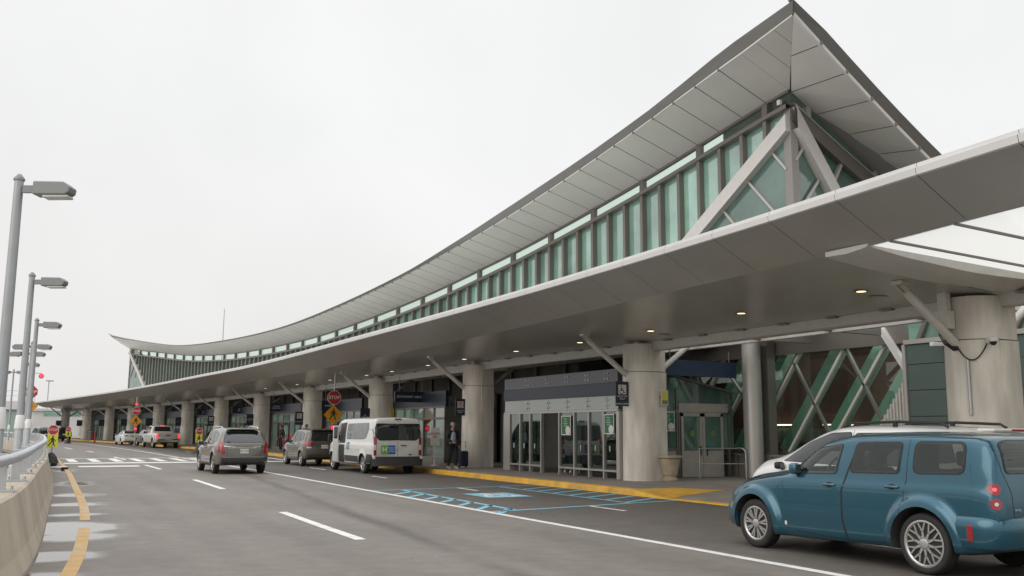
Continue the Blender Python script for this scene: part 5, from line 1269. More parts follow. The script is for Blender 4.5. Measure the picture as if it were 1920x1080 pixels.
for sg in (-1, 1):
    c.handle(.03,.94,sg,.19); c.handle(-.95,.965,sg,.19); c.mirror(.60,1.12,sg,M['p_blue'],out=.105,h=.145)
    e = Vector((sg*.55,-.835,0)).normalized(); u = Vector((-e.y,e.x,0))*1; 
    for z, big in ((1.0,.075),(.845,.07)):
        o = Vector((sg*.74,-2.18,0))+e*1.2; d = -e
        L_ = c.patch('tail_light', circ(0,z,big*.86), (o,u,(0,0,1),d), .012, M['tail'], None, g=.03)
        c.patch('light_bezel', circ(0,z,big+.02), (o,u,(0,0,1),d), .005, M['p_blue'], L_, g=.03)
        c.patch('light_core', circ(0,z,.020), (o,u,(0,0,1),d), .016, M['tail_glow'] if z > .9 else M['tail_white'], L_, g=.02)
    v_ = 'L' if sg < 0 else 'R'
    q = MB(); q.box(sg*.905-.012,sg*.905+.012,-2.04,-1.965,.44,.61); q.build('side_marker', M['tail'], c.root, bevel=.006, local=True)
    c.patch('front_marker', [(1.93,.47),(1.99,.47),(1.99,.60),(1.93,.60)], v_, .006, M['amber'], None, .01)
    c.patch('headlight', circ(sg*.55,.74,.12), 'front', .006, M['headl'], None, g=.04)
c.patch('fender_badge', [(.80,.37),(.84,.37),(.84,.42),(.80,.42)], 'L', .006, M['white'], None)
def bumper(c, pth, prof, m, name):
    """profile (out, z) swept along a half path of (x, y, nx, ny), mirrored"""
    full = pth+[(-x,y,-nx,ny) for (x,y,nx,ny) in pth[-2::-1]] if abs(pth[-1][0]) < 1e-6 else pth+[(-x,y,-nx,ny) for (x,y,nx,ny) in pth[::-1]]
    q = MB(); q.sweep([[(x+nx*o, y+ny*o, z) for (o,z) in prof] for (x,y,nx,ny) in full]); k = len(prof); q.f.append(tuple(range(k))); q.m.append(0); q.f.append(tuple(len(q.v)-k+i for i in range(k))); q.m.append(0)
    return q.build(name, m, c.root, smooth=True, auto=42, local=True)
bumper(c, [(.86,-1.83,1,0),(.865,-1.95,1,0),(.86,-2.08,.98,-.2),(.82,-2.20,.75,-.66),(.72,-2.27,.35,-.94),(.5,-2.30,.1,-1),(.25,-2.31,0,-1),(0,-2.31,0,-1)], [(-.05,.36),(.02,.37),(.045,.45),(.05,.60),(.035,.67),(.0,.70),(-.06,.71)], M['p_blue'], 'rear_bumper')
bumper(c, [(.80,1.80,1,0),(.815,1.90,.95,.3),(.74,2.05,.6,.8),(.55,2.11,.2,.98),(.3,2.13,.05,1),(0,2.135,0,1)], [(-.08,.27),(.0,.28),(.03,.34),(.035,.52),(.015,.58),(-.08,.60)], M['p_blue'], 'front_bumper')
c.seam('bumper_gap', [[(-.86,.69),(-.5,.665),(.5,.665),(.86,.69)]], 'rear', .012)
c.plate(0,.84,'GXT 4182'); text_part('badge', 'HHR', .06, M['chrome'], c.root, (-.50,c.hit((-.5,-5,.77),(0,1,0))[0].y-.006,.77), (1,0,0), (0,-1,0), local=True)
c.box('gate_handle', M['p_blue'], -.30,.30,-2.325,-2.27,1.03,1.075, bevel=.015)
q = MB(); q.tube([(.35,-2.1,.27),(.35,-2.36,.27)], .035, 10); q.build('exhaust', M['steel'], c.root, smooth=True, auto=40, local=True)
q = MB(); q.tube([(-.36+.0*k,.34+.10*math.sin(2*math.pi*k/20),1.10+.17*math.cos(2*math.pi*k/20)) if False else (-.36+.17*math.sin(2*math.pi*k/20),.34-.06*math.cos(2*math.pi*k/20),1.11+.16*math.cos(2*math.pi*k/20)) for k in range(21)], .016, 6); q.tube([(-.36,.34,1.11),(-.36,.50,1.04)], .03, 6); q.tube([(-.52,.34,1.11),(-.20,.34,1.11)], .018, 6); q.build('steering_wheel', M['plastic'], c.root, smooth=True, local=True)
for sx_ in (-.36,.36):
    for y_ in (-.42,-1.12): q = MB(); q.box(sx_-.12,sx_+.12,y_+.02,y_+.10,1.20,1.38); q.box(sx_-.22,sx_+.22,y_,y_+.12,.74,1.17); q.box(sx_-.22,sx_+.22,y_+.1,y_+.5,.74,.86); q.build('seat', M['seat'], c.root, bevel=.03, local=True)
# ---- white SUV ahead of it
P = dict(top=[(-2.46,1.0),(-2.42,1.20),(-2.30,1.50),(-2.15,1.63),(-1.8,1.69),(-.6,1.73),(.1,1.725),(.5,1.665),(.95,1.50),(1.4,1.28),(1.7,1.18),(2.0,1.12),(2.25,1.03),(2.40,.90),(2.46,.76)],
         belt=[(-2.46,.85),(-2.3,1.08),(0,1.05),(1.0,1.02),(1.5,1.0),(2.1,.92),(2.46,.64)],
         plan=[(-2.46,.78),(-2.42,.86),(-2.3,.91),(-1.9,.94),(0,.95),(1.2,.94),(1.8,.92),(2.2,.86),(2.38,.76),(2.46,.62)],
         bot=[(-2.46,.45),(-2.2,.32),(0,.26),(2.0,.28),(2.46,.42)], roof=[(-2.46,.66),(-2.1,.70),(0,.70),(.6,.68),(1.4,.72),(1.9,.74),(2.46,.5)],
         wheels=[(1.45,.38,.03),(-1.45,.38,.03)], step=.08, nr=4, arch=.06)
c = Car('white_suv', 'white sport utility vehicle with black roof rails, half hidden behind the blue wagon', 'car', (4.26,-5.10,0), P, M['p_white'])
c.wheels(.25, (5,'twin'))
for v_ in 'LR':
    c.window('front_window', [(1.42,1.12),(.85,1.44),(.4,1.58),(-.05,1.61),(-.05,1.09)], v_); c.window('rear_door_window', [(-.15,1.09),(-.15,1.59),(-1.0,1.60),(-1.05,1.12)], v_); c.window('quarter_window', [(-1.18,1.14),(-1.13,1.58),(-1.85,1.55),(-2.0,1.20)], v_)
    c.seam('door_gap', [[(-.10,1.64),(-.10,.45)],[(-1.12,1.62),(-1.15,.8)],[(1.05,1.05),(1.02,.45)]], v_)
c.window('windscreen', [(-.66,1.20),(.66,1.20),(.58,1.60),(-.58,1.60)], 'front'); c.window('rear_window', [(-.60,1.14),(.60,1.14),(.56,1.52),(-.56,1.52)], 'rear')
for sg in (-1, 1):
    q = MB(); q.tube([(sg*.66,-1.75,1.69),(sg*.66,-1.65,1.745),(sg*.66,-.9,1.775),(sg*.66,.05,1.755),(sg*.66,.2,1.69)], .022, 8); q.box(sg*.66-.02,sg*.66+.02,-.85,-.78,1.70,1.77); q.build('roof_rail', M['rubber'], c.root, local=True)
    c.patch('headlight', [(sg*.46,.80),(sg*.80,.86),(sg*.80,.98),(sg*.5,.92)], 'front', .006, M['headl']); c.patch('tail_light', [(sg*.86,.95),(sg*.62,.95),(sg*.62,1.12),(sg*.86,1.14)], 'rear', .006, M['tail']); c.mirror(1.36,1.04,sg,M['rubber'],h=.12,out=.12); c.handle(-.0+.15,1.0,sg); c.handle(-.95,1.0,sg)
c.seam('bonnet_gap', [[(-.70,1.15),(-.66,1.6),(-.5,2.2)],[(.70,1.15),(.66,1.6),(.5,2.2)]], 'top', .012)
c.box('spoiler', M['p_white'], -.58,.58,-2.42,-2.15,1.63,1.675, bevel=.015); c.box('spoiler_lamp', M['tail'], -.2,.2,-2.425,-2.415,1.64,1.665, bevel=0); c.plate(0,.9,'')
# ---- white shuttle van
P = dict(top=[(-2.78,1.20),(-2.765,1.80),(-2.74,1.98),(-2.68,2.05),(-2.5,2.075),(-1,2.095),(.9,2.08),(1.3,2.02),(1.7,1.78),(2.05,1.45),(2.25,1.24),(2.5,1.14),(2.75,1.0),(2.86,.80),(2.9,.68)],
         belt=[(-2.78,1.1),(-2.7,1.14),(0,1.14),(1.8,1.13),(2.3,1.05),(2.6,.95),(2.9,.6)],
         plan=[(-2.78,.93),(-2.76,.965),(-2.70,.985),(-2.4,1.0),(0,1.01),(1.8,1.0),(2.3,.96),(2.65,.85),(2.82,.70),(2.9,.52)],
         bot=[(-2.78,.45),(-2.5,.36),(0,.30),(2.4,.28),(2.9,.38)], roof=[(-2.78,.80),(-2.6,.83),(0,.83),(1.2,.80),(1.9,.80),(2.4,.78),(2.9,.45)],
         wheels=[(1.90,.345,.02),(-1.72,.345,.02)], step=.09, nr=4, arch=.06)
c = Car('shuttle_van', 'white hotel shuttle van with open side door stopped at the kerb', 'van', (3.96,19.55,0), P, M['p_van'], R(1.0))
c.wheels(.215, (6,'single'), inset=.04)
WN_ = [(1.05,1.22),(1.05,1.84),(-.15,1.88),(-2.2,1.86),(-2.28,1.62),(-2.05,1.30),(-1.75,1.24)]
for v_ in 'LR': c.window('side_window', [(.18,1.25),(.18,1.84),(-2.15,1.86),(-2.22,1.62),(-1.98,1.32),(-1.7,1.27)], v_, M['carglass_lt'], .06)
c.window('slider_window', [(.14,1.27),(.14,1.80),(-.42,1.81),(-.42,1.27)], 'L', M['carglass'], .02)
c.window('front_window', [(1.72,1.20),(1.50,1.62),(1.25,1.84),(1.05,1.86),(1.05,1.20)], 'L'); c.window('front_window', [(1.72,1.20),(1.50,1.62),(1.25,1.84),(.4,1.86),(.4,1.20)], 'R')
c.window('rear_window', [(-.88,1.36),(-.70,1.24),(-.02,1.24),(-.02,1.83),(-.84,1.83),(-.90,1.70)], 'rear', None, .05); c.window('rear_window', [(.88,1.36),(.70,1.24),(.02,1.24),(.02,1.83),(.84,1.83),(.90,1.70)], 'rear', None, .05)
c.window('windscreen', [(-.78,1.28),(.78,1.28),(.70,1.92),(-.70,1.92)], 'front')
# open passenger doorway: dark opening with the hinged door leaf standing out from it
op = c.patch('door_opening', [(1.02,.36),(1.02,1.86),(.34,1.90),(.34,.36)], 'L', .004, M['rubber'], None, .04, g=.1)
q = MB(); q.obox((-1.02,1.05,1.06),(-1.20,1.20,1.06),.05,1.40); d_ = q.build('open_door', M['p_van'], c.root, bevel=.02, local=True)
q = MB(); q.obox((-1.06,1.06,1.50),(-1.17,1.15,1.50),.06,.46); q.build('door_glass', M['carglass'], d_, local=True)
for sg, v_ in ((-1,'L'),(1,'R')):
    c.patch('lower_cladding', [(-2.6,.36),(-2.6,.66),(-2.12,.66),(-2.08,.55),(-1.35,.55),(-1.3,.62),(.3,.64),(.3,.50),(-.9,.40)] if v_ == 'R' else [(-1.28,.40),(-1.28,.63),(.3,.64),(.3,.42)], v_, .005, M['plastic'], None, g=.08)
    c.patch('rear_cladding', [(-2.72,.42),(-2.72,.72),(-2.2,.72),(-2.12,.56),(-2.12,.40)], v_, .006, M['plastic'], None, g=.06)
    L_ = c.patch('tail_light', [(sg*.935,.68),(sg*.83,.68),(sg*.83,1.28),(sg*.86,1.36),(sg*.925,1.36)], 'rear', .010, M['tail'], None, .02, g=.05); c.patch('reverse_lens', [(sg*.93,.88),(sg*.84,.88),(sg*.84,1.06),(sg*.93,1.06)], 'rear', .016, M['tail_white'], L_, g=.05)
    q = MB(); q.lathe([(.06,0),(.05,-.03),(.01,-.035)], (sg*.93,-2.83,.60), 14, 'y'); q.build('fog_lamp', M['headl'], c.root, local=True)
    c.patch('headlight', [(sg*.60,.80),(sg*.88,.86),(sg*.86,1.0),(sg*.66,.94)], 'front', .006, M['headl'])
    c.mirror(1.75,1.28,sg,M['rubber'],h=.3,out=.2)
c.seam('swage_line', [[(.3,1.05),(-1.2,1.0),(-2.1,1.02)],[(.3,.88),(-1.2,.86)]], 'L', .02, M['p_van'], off=.006); c.seam('door_gap', [[(0,.52),(0,2.0)]], 'rear', .012); c.seam('door_gap', [[(-.93,.7),(-.93,1.9)],[(.93,.7),(.93,1.9)]], 'rear', .008)
q = MB(); q.sweep([[(x,-2.80+.10*(abs(x)/1.0)**5-.06,z) for z in (.30,.34,.60,.64)]+[(x,-2.6,.64),(x,-2.6,.30)] for x in [i*.1-1.0 for i in range(21)]], True); q.build('rear_bumper', M['plastic'], c.root, smooth=True, auto=35, local=True)
c.plate(.60,.56,'BUS 318') ; q = MB(); q.box(-.13,.13,-2.76,-2.70,1.985,2.03); q.build('brake_lamp', M['tail'], c.root, local=True)
c.box('door_handle', M['rubber'], .12,.34,-2.80,-2.77,1.03,1.06, bevel=.008); c.box('latch_cover', M['rubber'], .44,.55,-2.80,-2.77,.70,.735, bevel=.005)
for (view, pts, oo, uu, nn, s) in (('rear',[(-.66,.73),(-.10,.73),(-.10,1.05),(-.66,1.05)],None,(1,0,0),(0,-1,0),1.),('L',[(.14,.86),(-.24,.86),(-.24,1.13),(.14,1.13)],None,(0,-1,0),(-1,0,0),.8)):
    a, b_ = pts[0][0], pts[1][0]; z0, z1 = pts[0][1], pts[2][1]; mid = a+(b_-a)*.52
    M.setdefault('logo_green', mat('logo_green', (.12,.36,.03), .4)); M.setdefault('logo_blue', mat('logo_blue', (.02,.11,.42), .4))
    g_ = c.patch('logo_panel', [(a,z0),(mid,z0),(mid,z1),(a,z1)], view, .008, M['logo_green'], None, g=.1); c.patch('logo_field', [(mid,z0),(b_,z0),(b_,z1),(mid,z1)], view, .009, M['logo_blue'], g_, g=.1)
    o_ = c.hit((mid,-5,(z0+z1)/2),(0,1,0))[0] if view == 'rear' else c.hit((-3,mid,(z0+z1)/2),(1,0,0))[0]
    n_ = Vector(nn); u_ = Vector(uu)
    text_part('lettering', 'H', .26*s, M['white'], g_, o_+n_*.018-u_*.15*s, uu, nn, local=True, depth=.001, bold=.004); text_part('lettering', 'Holiday Inn\nExpress\n& Suites', .068*s, M['white'], g_, o_+n_*.018+u_*.14*s, uu, nn, local=True, depth=.001)
# ---- taupe crossover in the through lane
P = dict(top=[(-2.36,.98),(-2.34,1.08),(-2.22,1.27),(-1.98,1.52),(-1.82,1.605),(-1.3,1.65),(-.5,1.675),(.1,1.645),(.5,1.53),(.95,1.29),(1.2,1.14),(1.6,1.06),(2.0,.98),(2.3,.84),(2.42,.70),(2.46,.60)],
         belt=[(-2.36,.9),(-2.2,1.08),(-1.2,1.06),(0,1.02),(1.0,.98),(1.6,.93),(2.2,.78),(2.46,.5)],
         plan=[(-2.36,.72),(-2.33,.82),(-2.2,.89),(-1.8,.935),(0,.94),(1.2,.935),(1.8,.91),(2.15,.84),(2.36,.70),(2.46,.54)],
         bot=[(-2.36,.45),(-2.2,.33),(0,.25),(2.1,.25),(2.46,.4)], roof=[(-2.36,.62),(-2.0,.62),(-1.5,.64),(0,.67),(.6,.64),(1.1,.70),(1.7,.72),(2.46,.45)],
         wheels=[(1.43,.375,.02),(-1.43,.375,.025)], step=.07, nr=4, arch=.05, cuts=[[(.93,1.06),(.48,1.38),(.1,1.505),(-.12,1.525),(-.12,1.08)],[(-.28,1.08),(-.28,1.525),(-.98,1.515),(-1.12,1.12)]], cabin=([(-1.75,.80),(.7,.80),(.95,1.02),(.5,1.38),(.1,1.54),(-1.4,1.54),(-1.8,1.35)],.68), ends=[([(-.62,1.20),(.62,1.20),(.55,1.50),(-.55,1.50)],.2,1.4)])
c = Car('taupe_crossover', 'taupe crossover driving away in the through lane, seen from behind', 'car', (-1.18,21.0,0), P, M['p_taupe'], R(.5))
c.wheels(.24, (5,'twin'))
for v_ in 'LR':
    c.window('front_window', [(.98,1.04),(.5,1.40),(.1,1.53),(-.15,1.55),(-.15,1.06)], v_, M['cg_clear']); c.window('rear_door_window', [(-.25,1.06),(-.25,1.55),(-1.0,1.54),(-1.15,1.10)], v_, M['cg_clear']); c.window('quarter_window', [(-1.25,1.12),(-1.12,1.52),(-1.60,1.42),(-1.70,1.18)], v_)
    c.seam('door_gap', [[(-.2,1.58),(-.2,.36)],[(-1.15,1.55),(-1.2,1.0),(-1.05,.8)],[(1.0,1.0),(.95,.36)]], v_)
    c.patch('lower_cladding', [(-.95,.26),(-.95,.36),(.92,.36),(.92,.26)], v_, .005, M['plastic'], None, g=.08)
c.window('rear_window', [(-.72,1.12),(.72,1.12),(.60,1.50),(-.60,1.50)], 'rear', None, .05); c.window('windscreen', [(-.66,1.18),(.66,1.18),(.58,1.56),(-.58,1.56)], 'front', M['cg_clear'])
for sg in (-1, 1):
    L_ = c.patch('tail_light', [(sg*.80,.72),(sg*.66,.74),(sg*.74,1.12),(sg*.86,1.14),(sg*.90,.9)], 'rear', .008, M['tail'], None, .03, g=.05)
    c.patch('tail_light_side', [(-2.24,.74),(-2.06,1.10),(-2.18,1.16),(-2.30,.9)], 'L' if sg < 0 else 'R', .008, M['tail'], L_, .02, g=.05)
    c.patch('headlight', [(sg*.5,.72),(sg*.80,.80),(sg*.80,.95),(sg*.6,.86)], 'front', .006, M['headl']); c.mirror(.92,1.08,sg); c.handle(.0,.94,sg); c.handle(-1.02,.96,sg)
    q = MB(); q.tube([(sg*.64,-1.5,1.62),(sg*.64,-1.4,1.685),(sg*.64,-.3,1.715),(sg*.64,.15,1.66)], .018, 6); q.build('roof_rail', M['chrome'], c.root, local=True)
c.seam('tailgate_crease', [[(-.72,1.00),(-.3,.96),(.3,.96),(.72,1.00)],[(-.60,.93),(.60,.93)]], 'rear', .028, M['chrome'], .008); c.seam('tailgate_gap', [[(-.70,1.1),(-.60,.80),(-.55,.60),(.55,.60),(.60,.80),(.70,1.1)]], 'rear', .010)
c.patch('rear_diffuser', [(-.78,.34),(.78,.34),(.80,.60),(-.80,.60)], 'rear', .006, M['plastic'], None, .03, g=.08); c.seam('bumper_trim', [[(-.74,.61),(.74,.61)]], 'rear', .022, M['chrome'], .012)
c.box('spoiler', M['p_taupe'], -.60,.60,-2.10,-1.84,1.585,1.625, bevel=.015); c.box('wiper', M['rubber'], -.62,-.50,-2.32,-2.2,1.12,1.16, bevel=.01); c.plate(0,.82,'JKR 7395')
# ---- brown grey hatchback ahead of the van
P = dict(top=[(-2.02,.95),(-1.99,1.12),(-1.90,1.38),(-1.76,1.56),(-1.5,1.63),(-.6,1.665),(.1,1.64),(.45,1.53),(.85,1.28),(1.05,1.14),(1.4,1.07),(1.8,.98),(2.05,.80),(2.14,.62)],
         belt=[(-2.02,.85),(-1.9,1.06),(0,1.02),(1.0,1.0),(1.6,.92),(2.0,.70),(2.14,.5)], plan=[(-2.02,.70),(-1.99,.79),(-1.9,.84),(-1.6,.875),(0,.885),(1.2,.875),(1.7,.83),(2.0,.70),(2.14,.52)],
         bot=[(-2.02,.42),(-1.8,.30),(0,.24),(1.8,.26),(2.14,.4)], roof=[(-2.02,.60),(-1.7,.63),(0,.64),(.6,.61),(1.0,.66),(2.14,.42)], wheels=[(1.28,.335,.025),(-1.28,.335,.025)], step=.08, nr=4, arch=.05, cuts=[[(.81,1.08),(.43,1.38),(.05,1.495),(-.12,1.505),(-.12,1.09)],[(-.27,1.09),(-.27,1.505),(-.88,1.495),(-.99,1.12)]], cabin=([(-1.6,.80),(.6,.80),(.85,1.02),(.45,1.36),(.1,1.53),(-1.3,1.53),(-1.6,1.35)],.64), ends=[([(-.58,1.20),(.58,1.20),(.51,1.49),(-.51,1.49)],.2,1.3)])
c = Car('brown_hatchback', 'brown grey small hatchback parked at the kerb in front of the white van', 'car', (3.58,26.85,0), P, M['p_brown'], R(1.0))
c.wheels(.215, (5,'single'))
for v_ in 'LR':
    c.window('front_window', [(.86,1.06),(.45,1.40),(.05,1.52),(-.15,1.53),(-.15,1.07)], v_, M['cg_clear']); c.window('rear_door_window', [(-.24,1.07),(-.24,1.53),(-.9,1.52),(-1.02,1.10)], v_, M['cg_clear']); c.window('quarter_window', [(-1.12,1.12),(-1.02,1.50),(-1.42,1.42),(-1.5,1.2)], v_)
    c.seam('door_gap', [[(-.2,1.56),(-.2,.4)],[(-1.05,1.5),(-1.05,.85)],[(.9,1.0),(.85,.4)]], v_)
c.window('rear_window', [(-.60,1.12),(.60,1.12),(.53,1.46),(-.53,1.46)], 'rear', None, .05); c.window('windscreen', [(-.62,1.18),(.62,1.18),(.54,1.55),(-.54,1.55)], 'front', M['cg_clear'])
for sg in (-1, 1):
    L_ = c.patch('tail_light', [(sg*.84,.88),(sg*.54,.90),(sg*.56,1.06),(sg*.84,1.10)], 'rear', .008, M['tail'], None, .03, g=.05); c.patch('tail_light_side', [(-1.95,.90),(-1.66,1.02),(-1.72,1.12),(-1.96,1.10)], 'L' if sg < 0 else 'R', .008, M['tail'], L_, .02, g=.05); c.patch('reverse_lens', [(sg*.80,.80),(sg*.6,.80),(sg*.6,.86),(sg*.80,.86)], 'rear', .008, M['tail_white'], L_, g=.05)
    c.patch('headlight', [(sg*.45,.78),(sg*.74,.84),(sg*.72,.95),(sg*.5,.9)], 'front', .006, M['headl']); c.mirror(.82,1.10,sg); c.handle(-.02,.98,sg); c.handle(-.95,1.0,sg)
    q = MB(); q.tube([(sg*.60,-1.35,1.60),(sg*.60,-1.2,1.665),(sg*.60,-.2,1.69),(sg*.60,.1,1.63)], .018, 6); q.build('roof_rail', M['rubber'], c.root, local=True)
c.plate(0,.86,'HTL 2046'); c.patch('rear_diffuser', [(-.74,.33),(.74,.33),(.78,.52),(-.78,.52)], 'rear', .006, M['plastic'], None, .03, g=.08); c.box('spoiler', M['p_brown'], -.56,.56,-1.93,-1.68,1.575,1.61, bevel=.012)
# ---- pale pickup
P = dict(top=[(-2.95,1.12),(-2.93,1.26),(-2.85,1.275),(-.95,1.30),(-.85,1.40),(-.70,1.80),(-.55,1.89),(.3,1.93),(.8,1.88),(1.15,1.65),(1.5,1.38),(1.75,1.27),(2.3,1.20),(2.75,1.12),(2.92,.95),(2.96,.8)],
         belt=[(-2.95,1.0),(-2.8,1.16),(0,1.18),(1.6,1.14),(2.5,1.05),(2.96,.7)], plan=[(-2.95,.92),(-2.92,.97),(-2.8,1.0),(0,1.01),(2.2,1.0),(2.7,.96),(2.9,.86),(2.96,.76)],
         bot=[(-2.95,.52),(-2.6,.42),(0,.40),(2.96,.42)], roof=[(-2.95,.90),(-1.0,.90),(-.6,.74),(.5,.74),(1.2,.74),(1.7,.84),(2.96,.7)], wheels=[(1.88,.42,.03),(-1.85,.42,.03)], step=.11, nr=3, arch=.07)
c = Car('pickup_truck', 'pale pickup truck with glowing brake lights and rear wheel at the kerb', 'pickup truck', (2.33,70.2,0), P, M['p_silver'], R(5.5))
c.wheels(.25, (6,'single'))
for v_ in 'LR': c.window('front_window', [(1.35,1.24),(.9,1.66),(.65,1.74),(.35,1.75),(.35,1.24)], v_); c.window('rear_door_window', [(.25,1.24),(.25,1.75),(-.5,1.74),(-.6,1.26)], v_)
c.window('rear_window', [(-.66,1.40),(.66,1.40),(.60,1.78),(-.60,1.78)], 'rear', None, .05); c.window('windscreen', [(-.7,1.36),(.7,1.36),(.62,1.8),(-.62,1.8)], 'front')
c.box('brake_lamp', M['brake_glow'], -.16,.16,-.70,-.55,1.85,1.90, bevel=.0)
for sg in (-1, 1):
    c.patch('tail_light', [(sg*.97,.82),(sg*.80,.82),(sg*.80,1.20),(sg*.97,1.20)], 'rear', .010, M['brake_glow'], None, .02, g=.06); c.patch('headlight', [(sg*.6,.9),(sg*.85,.9),(sg*.85,1.05),(sg*.6,1.05)], 'front', .006, M['headl']); c.mirror(1.3,1.3,sg,h=.25)
    c.box('bumper_step', M['rubber'], sg*.55-.25,sg*.55+.25,-3.08,-2.94,.70,.74, bevel=.0)
c.box('rear_bumper', M['chrome'], -.95,.95,-3.08,-2.93,.50,.70, bevel=.03); c.plate(0,.60,''); c.seam('tailgate_gap', [[(-.78,.75),(-.78,1.25)],[(.78,.75),(.78,1.25)]], 'rear', .015); c.box('gate_emblem', M['tail'], -.2,.2,-2.975,-2.94,1.02,1.09, bevel=0)
# ---- white sedan
P = dict(top=[(-2.4,.92),(-2.37,1.04),(-2.2,1.10),(-1.75,1.14),(-1.2,1.36),(-.8,1.43),(-.1,1.45),(.35,1.38),(.8,1.16),(1.1,1.01),(1.6,.94),(2.1,.84),(2.38,.68),(2.44,.58)],
         belt=[(-2.4,.8),(-2.2,.96),(0,.94),(1.0,.90),(1.8,.82),(2.44,.5)], plan=[(-2.4,.72),(-2.36,.81),(-2.2,.87),(-1.7,.91),(0,.915),(1.5,.90),(2.1,.82),(2.34,.68),(2.44,.5)],
         bot=[(-2.4,.4),(-2.1,.27),(0,.2),(2.1,.22),(2.44,.36)], roof=[(-2.4,.62),(-1.8,.66),(-1.0,.58),(0,.58),(.5,.57),(1.0,.66),(2.44,.42)], wheels=[(1.4,.33,.015),(-1.4,.33,.015)], step=.10, nr=3, arch=.05)
c = Car('white_sedan', 'small white sedan parked beyond the pickup', 'car', (1.30,87.0,0), P, M['p_white'], R(6.))
c.wheels(.22, (5,'twin'))
for v_ in 'LR': c.window('side_window', [(.80,.98),(.35,1.28),(-.1,1.35),(-.9,1.33),(-1.45,1.12),(-1.4,1.0)], v_, None, .05, g=.09); c.seam('door_gap', [[(-.15,1.36),(-.15,.35)],[(-1.1,1.2),(-1.15,.7)]], v_)
c.window('rear_window', [(-.62,1.14),(.62,1.14),(.52,1.38),(-.52,1.38)], 'rear', None, .04); c.window('windscreen', [(-.62,1.04),(.62,1.04),(.52,1.36),(-.52,1.36)], 'front')
for sg in (-1, 1): c.patch('tail_light', [(sg*.84,.84),(sg*.50,.86),(sg*.50,.94),(sg*.84,.99)], 'rear', .008, M['tail'], None, .02, g=.06); c.patch('headlight', [(sg*.45,.64),(sg*.74,.68),(sg*.7,.8),(sg*.5,.76)], 'front', .006, M['headl']); c.mirror(.75,1.0,sg,h=.13)
c.plate(0,.86,'',M['plate_y']); c.box('rear_bumper', M['p_white'], -.74,.74,-2.46,-2.38,.40,.62, bevel=.03)
# ---- dark vehicles at the end of the road and in front of the pickup
def dark(name, label, loc, rz, H=1.75, m='p_black'):
    P = dict(top=[(-2.3,1.0),(-2.27,1.2),(-2.15,H-.2),(-2.0,H-.07),(-.5,H),(.3,H-.05),(.9,1.3),(1.2,1.15),(1.9,1.02),(2.3,.8),(2.36,.65)], belt=[(-2.3,.9),(-2.1,1.08),(0,1.05),(1.5,.98),(2.36,.5)],
             plan=[(-2.3,.78),(-2.26,.86),(-2.1,.92),(0,.95),(1.6,.92),(2.1,.82),(2.36,.55)], bot=[(-2.3,.45),(0,.28),(2.36,.42)], roof=[(-2.3,.66),(-1.8,.68),(.3,.68),(1.2,.72),(2.36,.45)], wheels=[(1.4,.37,.02),(-1.4,.37,.02)], step=.14, nr=3)
    c = Car(name, label, 'car', loc, P, M[m], rz); c.wheels(.24, (5,'single'))
    for v_ in 'LR': c.window('side_window', [(.85,1.1),(.3,1.5),(-1.7,1.52),(-1.9,1.14)], v_, None, .05, g=.12)
    c.window('rear_window', [(-.62,1.16),(.62,1.16),(.56,H-.2),(-.56,H-.2)], 'rear', None, .05, g=.12)
    for sg in (-1, 1): c.patch('tail_light', [(sg*.86,.86),(sg*.6,.88),(sg*.6,1.02),(sg*.86,1.04)], 'rear', .008, M['tail'], None, .02, g=.08)
    c.plate(0,.85,''); return c
dark('dark_suv', 'black utility vehicle at the far end of the road, left of the crossing sign', (-6.1,114.5,0), R(12.))
dark('dark_suv', 'black utility vehicle at the far end of the road, right of the crossing sign', (-4.1,114.0,0), R(12.), 1.8)
dark('grey_car', 'dark grey car mostly hidden between the white sedan and the pickup', (2.6,79.5,0), R(6.), 1.6)
# ------------------------------------------------------------------ people: skin-modifier bodies with clothing children
def skin_mesh(name, verts, edges, radii, m, parent, root=0, sub=2):
    me = bpy.data.meshes.new(name); me.from_pydata(verts, edges, []); o = bpy.data.objects.new(name, me); COL.objects.link(o); o.parent = parent
    md = o.modifiers.new('skin', 'SKIN'); md.use_smooth_shade = True
    for i, s in enumerate(me.skin_vertices[0].data): s.radius = radii[i] if isinstance(radii[i], tuple) else (radii[i], radii[i]); s.use_root = (i == root)
    ss = o.modifiers.new('sub', 'SUBSURF'); ss.levels = sub; ss.render_levels = sub
    bpy.context.view_layer.update(); dg = bpy.context.evaluated_depsgraph_get(); nm = bpy.data.meshes.new_from_object(o.evaluated_get(dg)); o.modifiers.clear(); o.data = nm; nm.name = name
    nm.materials.clear(); nm.materials.append(m); nm.polygons.foreach_set('use_smooth', [True]*len(nm.polygons)); return o
class Fig:
    def __init__(s): s.v = []; s.e = []; s.r = []
    def p(s, co, r, prev=None): s.v.append(co); s.r.append(r); i = len(s.v)-1; (s.e.append((prev,i)) if prev is not None else None); return i
    def make(s, name, m, parent, **k): return skin_mesh(name, s.v, s.e, s.r, m, parent, **k)
